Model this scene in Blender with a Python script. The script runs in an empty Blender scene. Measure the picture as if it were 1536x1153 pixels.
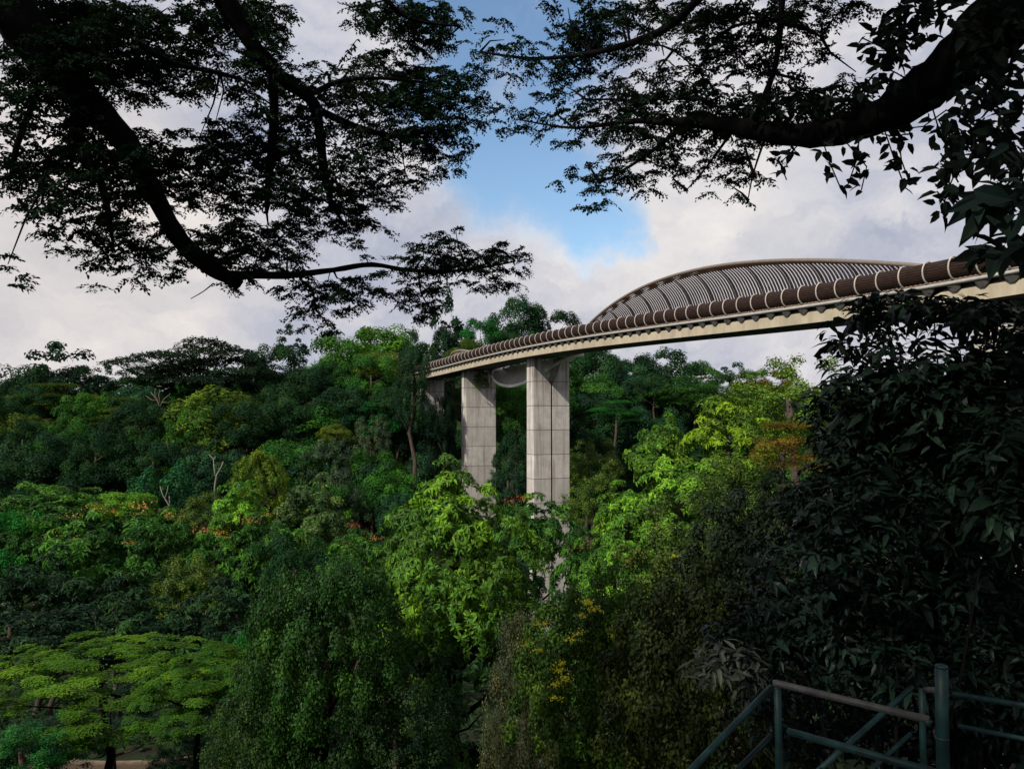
import bpy, math, random
import numpy as np
from mathutils import Vector, Matrix

R = math.radians
scene = bpy.context.scene
COL = scene.collection

# ------------------------------------------------------------------ camera
FPX, CX, CY, HORIZON = 1160.0, 768.0, 576.5, 620.0
PITCH = math.atan((HORIZON - CY) / FPX)
cam_data = bpy.data.cameras.new('camera')
cam_data.sensor_width = 36.0
cam_data.lens = 36.0 * FPX / 1536.0
cam_data.clip_start = 0.05
cam_data.clip_end = 6000
cam = bpy.data.objects.new('camera', cam_data)
cam.location = (0, 0, 0)
cam.rotation_euler = (R(90) + PITCH, 0, 0)
COL.objects.link(cam)
scene.camera = cam

# ------------------------------------------------------------------ sun, sky, exposure
SUN_AZ = (-0.72, -0.694)          # the sun stands behind the viewer's left shoulder
SUN_EL = R(41)
sun_data = bpy.data.lights.new('sun', 'SUN')
sun_data.energy = 4.9
sun_data.angle = R(1.2)
sun_data.color = (1.0, 0.94, 0.84)
sun = bpy.data.objects.new('sun', sun_data)
sv = Vector((SUN_AZ[0] * math.cos(SUN_EL), SUN_AZ[1] * math.cos(SUN_EL), math.sin(SUN_EL)))
sun.rotation_euler = sv.to_track_quat('Z', 'Y').to_euler()
COL.objects.link(sun)

vs = scene.view_settings
vs.view_transform = 'Standard'
vs.look = 'None'
vs.gamma = 1.0
vs.exposure = 0.0
vs.use_curve_mapping = False

scene.cycles.max_bounces = 5
scene.cycles.diffuse_bounces = 3
scene.cycles.glossy_bounces = 2
scene.cycles.transmission_bounces = 3
scene.cycles.transparent_max_bounces = 4
scene.cycles.use_denoising = True
scene.cycles.sample_clamp_indirect = 4.0


def wdir(px, py):
    """world direction through a photograph pixel"""
    u, v = (px - CX) / FPX, (CY - py) / FPX
    c, s = math.cos(PITCH), math.sin(PITCH)
    return Vector((u, c - v * s, s + v * c))


def at(px, py, Y):
    d = wdir(px, py)
    return d * (Y / d.y)


class NT:
    """small helper to write node trees"""
    def __init__(self, tree):
        self.t = tree

    def n(self, kind, **kw):
        nd = self.t.nodes.new(kind)
        ins = kw.pop('ins', {})
        for k, v in kw.items():
            setattr(nd, k, v)
        for k, v in ins.items():
            if isinstance(v, bpy.types.NodeSocket):
                self.t.links.new(v, nd.inputs[k])
            else:
                nd.inputs[k].default_value = v
        return nd

    def math(self, op, a, b=0.0, clamp=False):
        nd = self.n('ShaderNodeMath', operation=op, use_clamp=clamp, ins={0: a, 1: b})
        return nd.outputs[0]

    def mix(self, fac, a, b, blend='MIX'):
        nd = self.t.nodes.new('ShaderNodeMix')
        nd.data_type = 'RGBA'
        nd.blend_type = blend
        for i, v in ((0, fac), (6, a), (7, b)):
            if isinstance(v, bpy.types.NodeSocket):
                self.t.links.new(v, nd.inputs[i])
            else:
                nd.inputs[i].default_value = v
        return nd.outputs[2]

    def ramp(self, fac, stops):
        nd = self.n('ShaderNodeValToRGB', ins={0: fac})
        cr = nd.color_ramp
        while len(cr.elements) < len(stops):
            cr.elements.new(0.5)
        for e, (p, c) in zip(cr.elements, stops):
            e.position = p
            e.color = c if len(c) == 4 else (*c, 1)
        return nd.outputs[0]

    def smooth(self, v, a, b):
        nd = self.n('ShaderNodeMapRange', interpolation_type='SMOOTHSTEP', ins={0: v, 1: a, 2: b, 3: 0.0, 4: 1.0})
        return nd.outputs[0]


def g4(r, g, b):
    return (r, g, b, 1.0)


world = bpy.data.worlds.new('World')
scene.world = world
world.use_nodes = True
wt = world.node_tree
wt.nodes.clear()
W = NT(wt)
tc = W.n('ShaderNodeTexCoord')
gen = tc.outputs['Generated']
sky = W.n('ShaderNodeTexSky', sky_type='NISHITA', sun_disc=False)
sky.sun_elevation = SUN_EL
sky.sun_rotation = math.atan2(SUN_AZ[0], SUN_AZ[1])
sky.air_density = 1.0
sky.dust_density = 1.2
sky.ozone_density = 1.6
# the direction is bent by noise so that the edges of the cloud break up
n_big = W.n('ShaderNodeTexNoise', ins={'Vector': gen, 'Scale': 4.2, 'Detail': 9.0, 'Roughness': 0.66})
warp = W.n('ShaderNodeVectorMath', operation='SUBTRACT', ins={0: n_big.outputs['Color'], 1: (0.5, 0.5, 0.5)})
warp2 = W.n('ShaderNodeVectorMath', operation='SCALE', ins={0: warp.outputs[0], 'Scale': 0.2})
bent = W.n('ShaderNodeVectorMath', operation='ADD', ins={0: gen, 1: warp2.outputs[0]})
bentn = W.n('ShaderNodeVectorMath', operation='NORMALIZE', ins={0: bent.outputs[0]})


def spot(px, py, rad_px, soft):
    """1 inside a round patch of sky round this direction, 0 outside"""
    d = wdir(px, py).normalized()
    dot = W.n('ShaderNodeVectorMath', operation='DOT_PRODUCT', ins={0: bentn.outputs[0], 1: tuple(d)})
    a = math.cos((rad_px + soft) / FPX)
    b = math.cos(max(rad_px - soft, 1) / FPX)
    return W.smooth(dot.outputs['Value'], a, b)


blue = None
for px, py, rr, so in ((745, -60, 150, 40), (765, 60, 140, 40), (765, 165, 115, 40), (790, 240, 112, 42), (866, 305, 76, 32),
                       (690, 150, 75, 36), (910, 335, 36, 24), (655, -10, 75, 40), (735, 285, 66, 36)):
    m = spot(px, py, rr, so)
    blue = m if blue is None else W.math('MAXIMUM', blue, m)
n_th = W.n('ShaderNodeTexNoise', ins={'Vector': gen, 'Scale': 2.1, 'Detail': 3.0})
# thin blue in other parts of the sky (behind the viewer and overhead too)
wisp = W.n('ShaderNodeTexNoise', ins={'Vector': bentn.outputs[0], 'Scale': 7.0, 'Detail': 7.0, 'Roughness': 0.62})
blue = W.math('MULTIPLY', blue, W.math('SUBTRACT', 1.0, W.math('MULTIPLY', W.smooth(wisp.outputs['Fac'], 0.52, 0.78), 0.32)))
thin = W.math('MULTIPLY', W.smooth(n_th.outputs['Fac'], 0.56, 0.8), 0.25)
bl = W.math('MAXIMUM', blue, thin)
# cloud relief: grey bellies and bright heads
mp = W.n('ShaderNodeMapping', ins={'Vector': bentn.outputs[0], 'Scale': (1.0, 1.0, 2.2)})
n_c = W.n('ShaderNodeTexNoise', ins={'Vector': mp.outputs[0], 'Scale': 4.5, 'Detail': 9.0, 'Roughness': 0.6})
n_f = W.n('ShaderNodeTexNoise', ins={'Vector': mp.outputs[0], 'Scale': 14.0, 'Detail': 5.0, 'Roughness': 0.6})
rel = W.math('ADD', W.math('MULTIPLY', n_c.outputs['Fac'], 0.75), W.math('MULTIPLY', n_f.outputs['Fac'], 0.25))
cloud = W.ramp(rel, [(0.35, (3.8, 4.2, 5.4)), (0.45, (5.1, 5.3, 6.2)), (0.54, (6.6, 6.5, 6.95)), (0.67, (8.6, 8.2, 8.0))])
warm = spot(110, 360, 150, 150)
cloud = W.mix(W.math('MULTIPLY', warm, 0.45), cloud, g4(9.6, 8.5, 7.3))
warm2 = spot(1060, 300, 130, 130)
cloud = W.mix(W.math('MULTIPLY', warm2, 0.35), cloud, g4(9.2, 8.7, 8.2))
skyc = W.mix(1.0, sky.outputs[0], g4(1.6, 1.75, 1.75), 'MULTIPLY')
final = W.mix(bl, cloud, skyc)
bg = W.n('ShaderNodeBackground', ins={'Color': final, 'Strength': 0.10})
wo = W.n('ShaderNodeOutputWorld', ins={'Surface': bg.outputs[0]})

# ------------------------------------------------------------------ materials


def new_mat(name):
    m = bpy.data.materials.new(name)
    m.use_nodes = True
    m.node_tree.nodes.clear()
    return m, NT(m.node_tree)


def finish(N, shader):
    N.n('ShaderNodeOutputMaterial', ins={'Surface': shader})


def leaf_material(name, rough=0.55, spec=0.25, trans=0.25, young=(1.9, 1.35, 0.7), spread=0.5, young_pow=4.0):
    m, N = new_mat(name)
    oi = N.n('ShaderNodeObjectInfo')
    geo = N.n('ShaderNodeNewGeometry')
    rnd = geo.outputs['Random Per Island']
    k = N.math('ADD', N.math('MULTIPLY', rnd, 2 * spread), 1 - spread)
    tone = N.n('ShaderNodeAttribute', attribute_name='tone').outputs['Fac']
    k = N.math('MULTIPLY', k, N.math('ADD', N.math('MULTIPLY', tone, 0.42), 1.0))
    base = N.n('ShaderNodeVectorMath', operation='SCALE', ins={0: oi.outputs['Color'], 'Scale': k}).outputs[0]
    tcn = N.n('ShaderNodeTexCoord')
    no = N.n('ShaderNodeTexNoise', ins={'Vector': tcn.outputs['Object'], 'Scale': 1.1, 'Detail': 2.0})
    yg = N.n('ShaderNodeVectorMath', operation='MULTIPLY', ins={0: base, 1: young}).outputs[0]
    r2 = N.math('FRACT', N.math('MULTIPLY', rnd, 57.31))
    f = N.math('POWER', r2, young_pow)
    f = N.math('MULTIPLY', f, N.smooth(no.outputs['Fac'], 0.35, 0.65), clamp=True)
    f = N.math('MAXIMUM', f, N.math('MULTIPLY', N.smooth(tone, 0.25, 1.0), 0.65))
    c = N.mix(f, base, yg)
    p = N.n('ShaderNodeBsdfPrincipled', ins={'Base Color': c, 'Roughness': rough, 'Specular IOR Level': spec})
    if trans > 0:
        tcol = N.n('ShaderNodeVectorMath', operation='MULTIPLY', ins={0: c, 1: (1.7, 1.7, 0.8)}).outputs[0]
        tr = N.n('ShaderNodeBsdfTranslucent', ins={'Color': tcol})
        sh = N.n('ShaderNodeMixShader', ins={0: trans, 1: p.outputs[0], 2: tr.outputs[0]}).outputs[0]
    else:
        sh = p.outputs[0]
    finish(N, sh)
    return m


M = {}
M['leaf'] = leaf_material('leaf_matt', rough=0.7, spec=0.08, spread=0.32)
M['leaf_big'] = leaf_material('leaf_large', rough=0.5, spec=0.16, trans=0.28, young=(2.4, 1.7, 0.7), young_pow=2.2)
M['leaf_small'] = leaf_material('leaf_small', rough=0.55, spec=0.14, trans=0.2, spread=0.6)
M['leaf_gloss'] = leaf_material('leaf_glossy', rough=0.42, spec=0.10, trans=0.08, young=(1.4, 1.3, 1.1))
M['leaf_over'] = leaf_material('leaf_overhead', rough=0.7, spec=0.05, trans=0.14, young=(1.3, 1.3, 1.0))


def bark_material(name, c1, c2, scale=6.0, spec=0.12):
    m, N = new_mat(name)
    tcn = N.n('ShaderNodeTexCoord')
    mpn = N.n('ShaderNodeMapping', ins={'Vector': tcn.outputs['Object'], 'Scale': (1, 1, 0.25)})
    no = N.n('ShaderNodeTexNoise', ins={'Vector': mpn.outputs[0], 'Scale': scale, 'Detail': 6.0, 'Roughness': 0.65})
    c = N.ramp(no.outputs['Fac'], [(0.3, c1), (0.7, c2)])
    b = N.n('ShaderNodeBump', ins={'Height': no.outputs['Fac'], 'Strength': 0.6, 'Distance': 0.05})
    p = N.n('ShaderNodeBsdfPrincipled', ins={'Base Color': c, 'Roughness': 0.9, 'Normal': b.outputs[0], 'Specular IOR Level': spec})
    finish(N, p.outputs[0])
    return m


M['bark'] = bark_material('bark_brown', (0.03, 0.022, 0.018), (0.09, 0.07, 0.055))
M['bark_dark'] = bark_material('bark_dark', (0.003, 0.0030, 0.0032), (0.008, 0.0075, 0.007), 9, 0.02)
M['bark_pale'] = bark_material('bark_pale', (0.13, 0.115, 0.095), (0.27, 0.24, 0.20))
M['bark_mid'] = bark_material('bark_grey', (0.10, 0.08, 0.065), (0.2, 0.17, 0.14))


def flat_material(name, c, rough=0.6, spec=0.3, metal=0.0, var=0.25, scale=3.0, stretch=(1, 1, 1)):
    m, N = new_mat(name)
    tcn = N.n('ShaderNodeTexCoord')
    mpn = N.n('ShaderNodeMapping', ins={'Vector': tcn.outputs['Object'], 'Scale': stretch})
    no = N.n('ShaderNodeTexNoise', ins={'Vector': mpn.outputs[0], 'Scale': scale, 'Detail': 6.0, 'Roughness': 0.6})
    lo = tuple(x * (1 - var) for x in c)
    hi = tuple(min(1, x * (1 + var)) for x in c)
    col = N.ramp(no.outputs['Fac'], [(0.3, lo), (0.7, hi)])
    p = N.n('ShaderNodeBsdfPrincipled', ins={'Base Color': col, 'Roughness': rough, 'Specular IOR Level': spec, 'Metallic': metal})
    finish(N, p.outputs[0])
    return m


M['timber'] = flat_material('dark_timber', (0.027, 0.0145, 0.011), 0.6, 0.15, var=0.55, scale=2.2, stretch=(1, 1, 9))
M['rib_steel'] = flat_material('cream_steel', (0.38, 0.34, 0.29), 0.5, var=0.2)
M['pipe_grey'] = flat_material('grey_pipe', (0.34, 0.34, 0.32), 0.45, var=0.15)
M['fascia'] = flat_material('cream_fascia', (0.38, 0.325, 0.235), 0.7, var=0.22, scale=1.3, stretch=(1, 1, 0.3))
M['soffit'] = flat_material('dark_soffit', (0.055, 0.050, 0.046), 0.8, var=0.3)
M['rim'] = flat_material('taupe_beam', (0.16, 0.13, 0.11), 0.55, var=0.15)
M['slat'] = flat_material('taupe_slat', (0.15, 0.12, 0.105), 0.5, var=0.25)
M['frame'] = flat_material('dark_frame', (0.095, 0.078, 0.068), 0.6)
M['trough'] = flat_material('pale_slat', (0.86, 0.82, 0.73), 0.6, var=0.15)
M['deck'] = flat_material('deck_timber', (0.16, 0.10, 0.06), 0.7, stretch=(1, 6, 1))
M['rail_green'] = flat_material('green_paint', (0.005, 0.019, 0.020), 0.55, 0.2, var=0.6, scale=9)
M['rail_worn'] = flat_material('worn_handrail', (0.042, 0.041, 0.040), 0.55, 0.2, var=0.5, scale=8)
M['petal_orange'] = flat_material('orange_petals', (0.34, 0.155, 0.012), 0.6, var=0.5, scale=4)
M['petal_red'] = flat_material('red_petals', (0.25, 0.065, 0.022), 0.6, var=0.5, scale=4)
M['shoot_yellow'] = flat_material('yellow_shoots', (0.20, 0.17, 0.02), 0.6, var=0.5, scale=4)
M['petal_yellow'] = flat_material('yellow_petals', (0.66, 0.60, 0.02), 0.6, var=0.2, scale=6)


def concrete_material():
    m, N = new_mat('pier_concrete')
    geo = N.n('ShaderNodeNewGeometry')
    pos = geo.outputs['Position']
    sep = N.n('ShaderNodeSeparateXYZ', ins={0: pos})
    z = sep.outputs['Z']
    n1 = N.n('ShaderNodeTexNoise', ins={'Vector': pos, 'Scale': 0.9, 'Detail': 8.0, 'Roughness': 0.65})
    n2 = N.n('ShaderNodeTexNoise', ins={'Vector': pos, 'Scale': 9.0, 'Detail': 4.0})
    st = N.n('ShaderNodeMapping', ins={'Vector': pos, 'Scale': (2.6, 2.6, 0.10)})
    n3 = N.n('ShaderNodeTexNoise', ins={'Vector': st.outputs[0], 'Scale': 1.0, 'Detail': 5.0, 'Roughness': 0.6})
    col = N.ramp(n1.outputs['Fac'], [(0.3, (0.40, 0.37, 0.335)), (0.55, (0.54, 0.505, 0.46)), (0.75, (0.63, 0.60, 0.55))])
    col = N.mix(N.math('MULTIPLY', N.smooth(n2.outputs['Fac'], 0.52, 0.72), 0.38), col, g4(0.27, 0.25, 0.23))
    col = N.mix(N.math('MULTIPLY', N.smooth(n3.outputs['Fac'], 0.50, 0.66), 0.62), col, g4(0.22, 0.18, 0.15))
    # pour joints every 2.85 m
    fr = N.math('FRACT', N.math('ADD', N.math('DIVIDE', z, 2.85), 20.18))
    d = N.math('ABSOLUTE', N.math('SUBTRACT', fr, 0.5))
    jn = N.math('MULTIPLY', N.smooth(d, 0.010, 0.026), -1.0)
    jn = N.math('ADD', jn, 1.0)
    col = N.mix(N.math('MULTIPLY', jn, 0.85), col, g4(0.11, 0.095, 0.085))
    # each pour came out a little different
    cell = N.math('FLOOR', N.math('ADD', N.math('DIVIDE', z, 2.85), 20.68))
    wn = N.n('ShaderNodeTexWhiteNoise', noise_dimensions='1D', ins={'W': cell})
    col = N.mix(N.math('MULTIPLY', wn.outputs['Value'], 0.45), col, g4(0.36, 0.33, 0.30))
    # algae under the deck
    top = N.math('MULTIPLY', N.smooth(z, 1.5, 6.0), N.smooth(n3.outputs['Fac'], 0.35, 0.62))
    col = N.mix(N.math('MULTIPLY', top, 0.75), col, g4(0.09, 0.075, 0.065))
    b = N.n('ShaderNodeBump', ins={'Height': n2.outputs['Fac'], 'Strength': 0.25, 'Distance': 0.05})
    p = N.n('ShaderNodeBsdfPrincipled', ins={'Base Color': col, 'Roughness': 0.85, 'Normal': b.outputs[0], 'Specular IOR Level': 0.2})
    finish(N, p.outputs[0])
    return m


M['concrete'] = concrete_material()


def ground_material():
    m, N = new_mat('forest_floor')
    tcn = N.n('ShaderNodeTexCoord')
    n1 = N.n('ShaderNodeTexNoise', ins={'Vector': tcn.outputs['Object'], 'Scale': 0.4, 'Detail': 8.0})
    col = N.ramp(n1.outputs['Fac'], [(0.35, (0.018, 0.016, 0.010)), (0.5, (0.015, 0.028, 0.010)), (0.7, (0.03, 0.05, 0.016))])
    p = N.n('ShaderNodeBsdfPrincipled', ins={'Base Color': col, 'Roughness': 0.95, 'Specular IOR Level': 0.1})
    finish(N, p.outputs[0])
    return m


M['ground'] = ground_material()
M['path'] = flat_material('tan_paving', (0.065, 0.045, 0.03), 0.85, 0.2, var=0.35, scale=1.2)
M['kerb'] = flat_material('pale_kerb', (0.15, 0.115, 0.08), 0.85, 0.2, var=0.3, scale=2)
M['step'] = flat_material('stair_concrete', (0.2, 0.2, 0.19), 0.85, 0.2, var=0.3, scale=3)

# ------------------------------------------------------------------ mesh helpers


def mesh_from(name, V, faces_flat, sizes, smooth=False):
    me = bpy.data.meshes.new(name)
    V = np.asarray(V, dtype=np.float32)
    faces_flat = np.asarray(faces_flat, dtype=np.int32)
    sizes = np.asarray(sizes, dtype=np.int32)
    me.vertices.add(len(V))
    me.vertices.foreach_set('co', V.ravel())
    me.loops.add(len(faces_flat))
    me.loops.foreach_set('vertex_index', faces_flat)
    me.polygons.add(len(sizes))
    starts = np.concatenate(([0], np.cumsum(sizes)[:-1])).astype(np.int32)
    me.polygons.foreach_set('loop_start', starts)
    me.polygons.foreach_set('loop_total', sizes)
    me.polygons.foreach_set('use_smooth', np.full(len(sizes), bool(smooth)))
    me.update(calc_edges=True)
    return me


class MB:
    """collects pieces of geometry for one mesh"""
    def __init__(self):
        self.v, self.f, self.s, self.n = [], [], [], 0

    def add(self, V, F):
        V = np.asarray(V, dtype=float).reshape(-1, 3)
        for f in F:
            self.f.append(np.asarray(f, dtype=np.int64) + self.n)
            self.s.append(len(f))
        self.v.append(V)
        self.n += len(V)

    def add_np(self, V, F):
        """F: (k, m) array"""
        F = np.asarray(F)
        self.f.append((F + self.n).ravel())
        self.s.extend([F.shape[1]] * F.shape[0])
        self.v.append(np.asarray(V, dtype=float).reshape(-1, 3))
        self.n += len(V)

    def tube(self, pts, rads, seg=8, caps=True):
        pts = [Vector(p) for p in pts]
        n = len(pts)
        ring, up = [], None
        for i, p in enumerate(pts):
            a = pts[max(i - 1, 0)]
            b = pts[min(i + 1, n - 1)]
            t = (b - a).normalized()
            if up is None:
                up = Vector((0, 0, 1)) if abs(t.z) < 0.9 else Vector((1, 0, 0))
            side = t.cross(up).normalized()
            up = side.cross(t).normalized()
            r = rads[i] if hasattr(rads, '__len__') else rads
            for k in range(seg):
                an = 2 * math.pi * k / seg
                ring.append(p + side * (r * math.cos(an)) + up * (r * math.sin(an)))
        F = []
        for i in range(n - 1):
            for k in range(seg):
                k2 = (k + 1) % seg
                F.append((i * seg + k, i * seg + k2, (i + 1) * seg + k2, (i + 1) * seg + k))
        V = np.array([tuple(q) for q in ring])
        self.add_np(V, np.array(F))
        if caps:
            base = self.n - len(V)
            self.f.append(np.arange(seg)[::-1] + base)
            self.s.append(seg)
            self.f.append(np.arange(seg) + base + (n - 1) * seg)
            self.s.append(seg)

    def box(self, c, ax, ay, az):
        """box round c with half-axis vectors"""
        c, ax, ay, az = (np.array(q, dtype=float) for q in (c, ax, ay, az))
        V = [c + sx * ax + sy * ay + sz * az for sz in (-1, 1) for sy in (-1, 1) for sx in (-1, 1)]
        self.add(V, [(0, 2, 3, 1), (4, 5, 7, 6), (0, 1, 5, 4), (2, 6, 7, 3), (0, 4, 6, 2), (1, 3, 7, 5)])

    def mesh(self, name, smooth=False):
        return mesh_from(name, np.concatenate(self.v), np.concatenate([np.asarray(f).ravel() for f in self.f]), self.s, smooth)


def link(name, me, mat, parent=None, loc=None, color=None):
    if mat is not None and not me.materials:
        me.materials.append(mat)
    o = bpy.data.objects.new(name, me)
    COL.objects.link(o)
    if parent is not None:
        o.parent = parent
    if loc is not None:
        o.location = loc
    if color is not None:
        o.color = (*color, 1.0)
    return o


def tag(o, label, cat, group=None):
    o['label'] = label
    o['category'] = cat
    if group:
        o['group'] = group
    return o


def thing(name, label, cat, loc, group=None):
    o = bpy.data.objects.new(name, None)
    o.empty_display_size = 0.3
    COL.objects.link(o)
    o.location = loc
    return tag(o, label, cat, group)


def structure(o):
    o['kind'] = 'structure'
    return o


def norm(a):
    return a / np.maximum(np.linalg.norm(a, axis=-1, keepdims=True), 1e-9)


def leaf_arrays(pos, nrm, dr, L, Wd, droop=0.15):
    """one pointed four-cornered leaf per row"""
    dr = norm(dr - nrm * np.sum(dr * nrm, axis=1, keepdims=True))
    side = np.cross(nrm, dr)
    L = np.broadcast_to(L, (len(pos),))[:, None]
    Wd = np.broadcast_to(Wd, (len(pos),))[:, None]
    V = np.stack([pos,
                  pos + dr * L * 0.45 + side * Wd * 0.5 - nrm * droop * L * 0.15,
                  pos + dr * L - nrm * droop * L,
                  pos + dr * L * 0.45 - side * Wd * 0.5 - nrm * droop * L * 0.15], axis=1).reshape(-1, 3)
    F = np.arange(len(V)).reshape(-1, 4)
    return V, F


def big_leaf_arrays(pos, nrm, dr, L, Wd, droop=0.35, fold=0.18):
    """leaf with an outline of eight points, folded along the midrib and bent down towards the tip"""
    dr = norm(dr - nrm * np.sum(dr * nrm, axis=1, keepdims=True))
    side = np.cross(nrm, dr)
    n = len(pos)
    L = np.broadcast_to(L, (n,))[:, None]
    Wd = np.broadcast_to(Wd, (n,))[:, None]

    def at_(t, w):
        return pos + dr * L * t + side * Wd * w + nrm * (Wd * abs(w) * fold * 2 - L * droop * t * t)
    V = np.stack([at_(0, 0), at_(0.3, -0.45), at_(0.3, 0), at_(0.3, 0.45),
                  at_(0.68, -0.36), at_(0.68, 0), at_(0.68, 0.36), at_(1.0, 0)], axis=1).reshape(-1, 3)
    b = (np.arange(n) * 8)[:, None]
    T = np.concatenate([b + np.array(t) for t in ((0, 2, 1), (0, 3, 2), (4, 5, 7), (5, 6, 7))], axis=0)
    Q = np.concatenate([b + np.array(t) for t in ((1, 2, 5, 4), (2, 3, 6, 5))], axis=0)
    return V, T, Q


def leaf_mesh(name, pos, nrm, dr, L, Wd, tone=None, droop=0.15, big=False, fold=0.18):
    if big:
        V, T, Q = big_leaf_arrays(pos, nrm, dr, L, Wd, droop, fold)
        me = mesh_from(name, V, np.concatenate([T.ravel(), Q.ravel()]), [3] * len(T) + [4] * len(Q))
    else:
        V, F = leaf_arrays(pos, nrm, dr, L, Wd, droop)
        me = mesh_from(name, V, F.ravel(), [4] * len(F))
    if tone is not None:                               # colour of each branch's leaves, -1 older .. 1 younger
        at_ = me.attributes.new('tone', 'FLOAT', 'POINT')
        at_.data.foreach_set('value', np.repeat(np.asarray(tone, dtype=np.float32), len(V) // len(pos)))
    return me


# ------------------------------------------------------------------ terrain


def sstep(t):
    t = np.clip(t, 0, 1)
    return t * t * (3 - 2 * t)


def terrain(x, y):
    x = np.asarray(x, dtype=float)
    y = np.asarray(y, dtype=float)
    yp = y - 0.8 * np.maximum(x, 0) + 0.25 * np.minimum(x, 0)
    near = -2.9 - 0.75 * np.clip(yp, 0, 26)
    near = np.where(y < 0, np.maximum(near, -4.0), near)
    floor = -22.5 - 4.5 * sstep((y - 52) / 20)
    top = 3.5 + 4.5 * np.exp(-((x + 6) / 34.0) ** 2)
    far = sstep((y - 84) / 78.0)
    z = np.minimum(np.maximum(near, -22.5), 40)
    base = np.where(y < 48, np.maximum(near, floor), floor)
    w = far
    out = base * (1 - w) + top * w
    out = out - 14 * sstep((y - 185) / 120)
    out = out + 0.5 * np.sin(x * 0.23 + 1.3) * np.cos(y * 0.19) * sstep((y - 12) / 20)
    return out


def tz(x, y):
    return float(terrain(np.array([x]), np.array([y]))[0])


def build_ground():
    xs = np.concatenate([np.linspace(-2500, -150, 14), np.linspace(-140, 140, 113), np.linspace(150, 2500, 14)])
    ys = np.concatenate([np.linspace(-600, -40, 8), np.linspace(-35, 240, 140), np.linspace(260, 4000, 22)])
    X, Y = np.meshgrid(xs, ys)
    Z = terrain(X, Y)
    nx, ny = len(xs), len(ys)
    V = np.stack([X, Y, Z], axis=-1).reshape(-1, 3)
    i = np.arange((ny - 1) * nx).reshape(ny - 1, nx)[:, :-1].ravel()
    F = np.stack([i, i + 1, i + nx + 1, i + nx], axis=1)
    structure(link('ground', mesh_from('ground', V, F.ravel(), [4] * len(F), True), M['ground']))


build_ground()

# tan path on the valley floor, seen under the feathery tree
def build_path():
    xs = np.linspace(-60, -20.5, 41)
    for nm, off, half, lift, mat in (('footpath', 1.2, 2.3, 0.12, 'path'), ('kerb', 3.65, 0.15, 0.24, 'kerb')):
        mb = MB()
        V, F = [], []
        for x in xs:
            yc = 50 + 2.2 * math.sin(x * 0.06) + off
            for yy in (yc - half, yc + half):
                V.append((x, yy, tz(x, yc) + lift))
            for yy in (yc - half, yc + half):
                V.append((x, yy, tz(x, yc) - 0.8))
        n = len(xs)
        for k in range(n - 1):
            a, b = 4 * k, 4 * (k + 1)
            F += [(a, b, b + 1, a + 1), (a + 2, b + 2, b, a), (a + 1, b + 1, b + 3, a + 3)]
        mb.add(V, F)
        structure(link(nm, mb.mesh(nm), M[mat]))


build_path()

# ------------------------------------------------------------------ the bridge
BD = Vector((-0.3837, 0.9236, 0)).normalized()       # along the bridge, away from the viewer
BN = Vector((BD.y, -BD.x, 0))                        # across it, away from the viewer
P1 = Vector((4.29, 92.2, 0))
NEAR = 3.5                                           # half the width between the parapets


def axis(s, o=0.0):
    return P1 - BD * s + BN * o


PROFILE = []                                         # top of the parapet, read along the bridge
for px, py in ((600, 552), (647, 543.5), (701, 526.5), (755, 513), (806, 500), (870, 489.3), (943, 475), (1024, 460), (1226, 426.6), (1432, 386.4), (1536, 366)):
    t = (px - CX) / FPX
    a = axis(0, -NEAR)
    s = (a.y * t - a.x) / (-BD.x - BD.y * -1 * t * -1 * -1) if False else (a.y * t - a.x) / (-BD.x + BD.y * t)
    PROFILE.append((s, at(px, py, axis(s, -NEAR).y).z))
PS = np.array([p[0] for p in PROFILE])
PZ = np.array([p[1] for p in PROFILE])
fit = np.polyfit(PS, PZ, 4)


def zt(s):
    s = float(np.clip(s, PS[0], PS[-1] + 4))
    return float(np.polyval(fit, s))


def bp(s, o, dz):
    q = axis(s, o)
    return (q.x, q.y, zt(s) + dz)


S0, S1 = -66.0, 84.0


def sweep(sec, s0=S0, s1=S1, ds=0.75, closed=True):
    n = max(2, int((s1 - s0) / ds) + 1)
    m = len(sec)
    ss = np.linspace(s0, s1, n)
    V = np.array([bp(s, o, dz) for s in ss for (o, dz) in sec])
    F = []
    lim = m if closed else m - 1
    for i in range(n - 1):
        for k in range(lim):
            k2 = (k + 1) % m
            F.append((i * m + k, (i + 1) * m + k, (i + 1) * m + k2, i * m + k2))
    mb = MB()
    mb.add_np(V, np.array(F))
    if closed:
        mb.add(V[:m], [tuple(range(m))])
        mb.add(V[-m:], [tuple(range(m))[::-1]])
    return mb


base = axis(28, 0)
bridge = thing('footbridge', 'long footbridge on tall concrete piers with dark rounded parapet and wave-shaped slatted shells', 'bridge', (0, 0, 0))


def bpart(name, mb, mat, parent=None, smooth=False):
    return link(name, mb.mesh(name, smooth), M[mat], parent or bridge)


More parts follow.
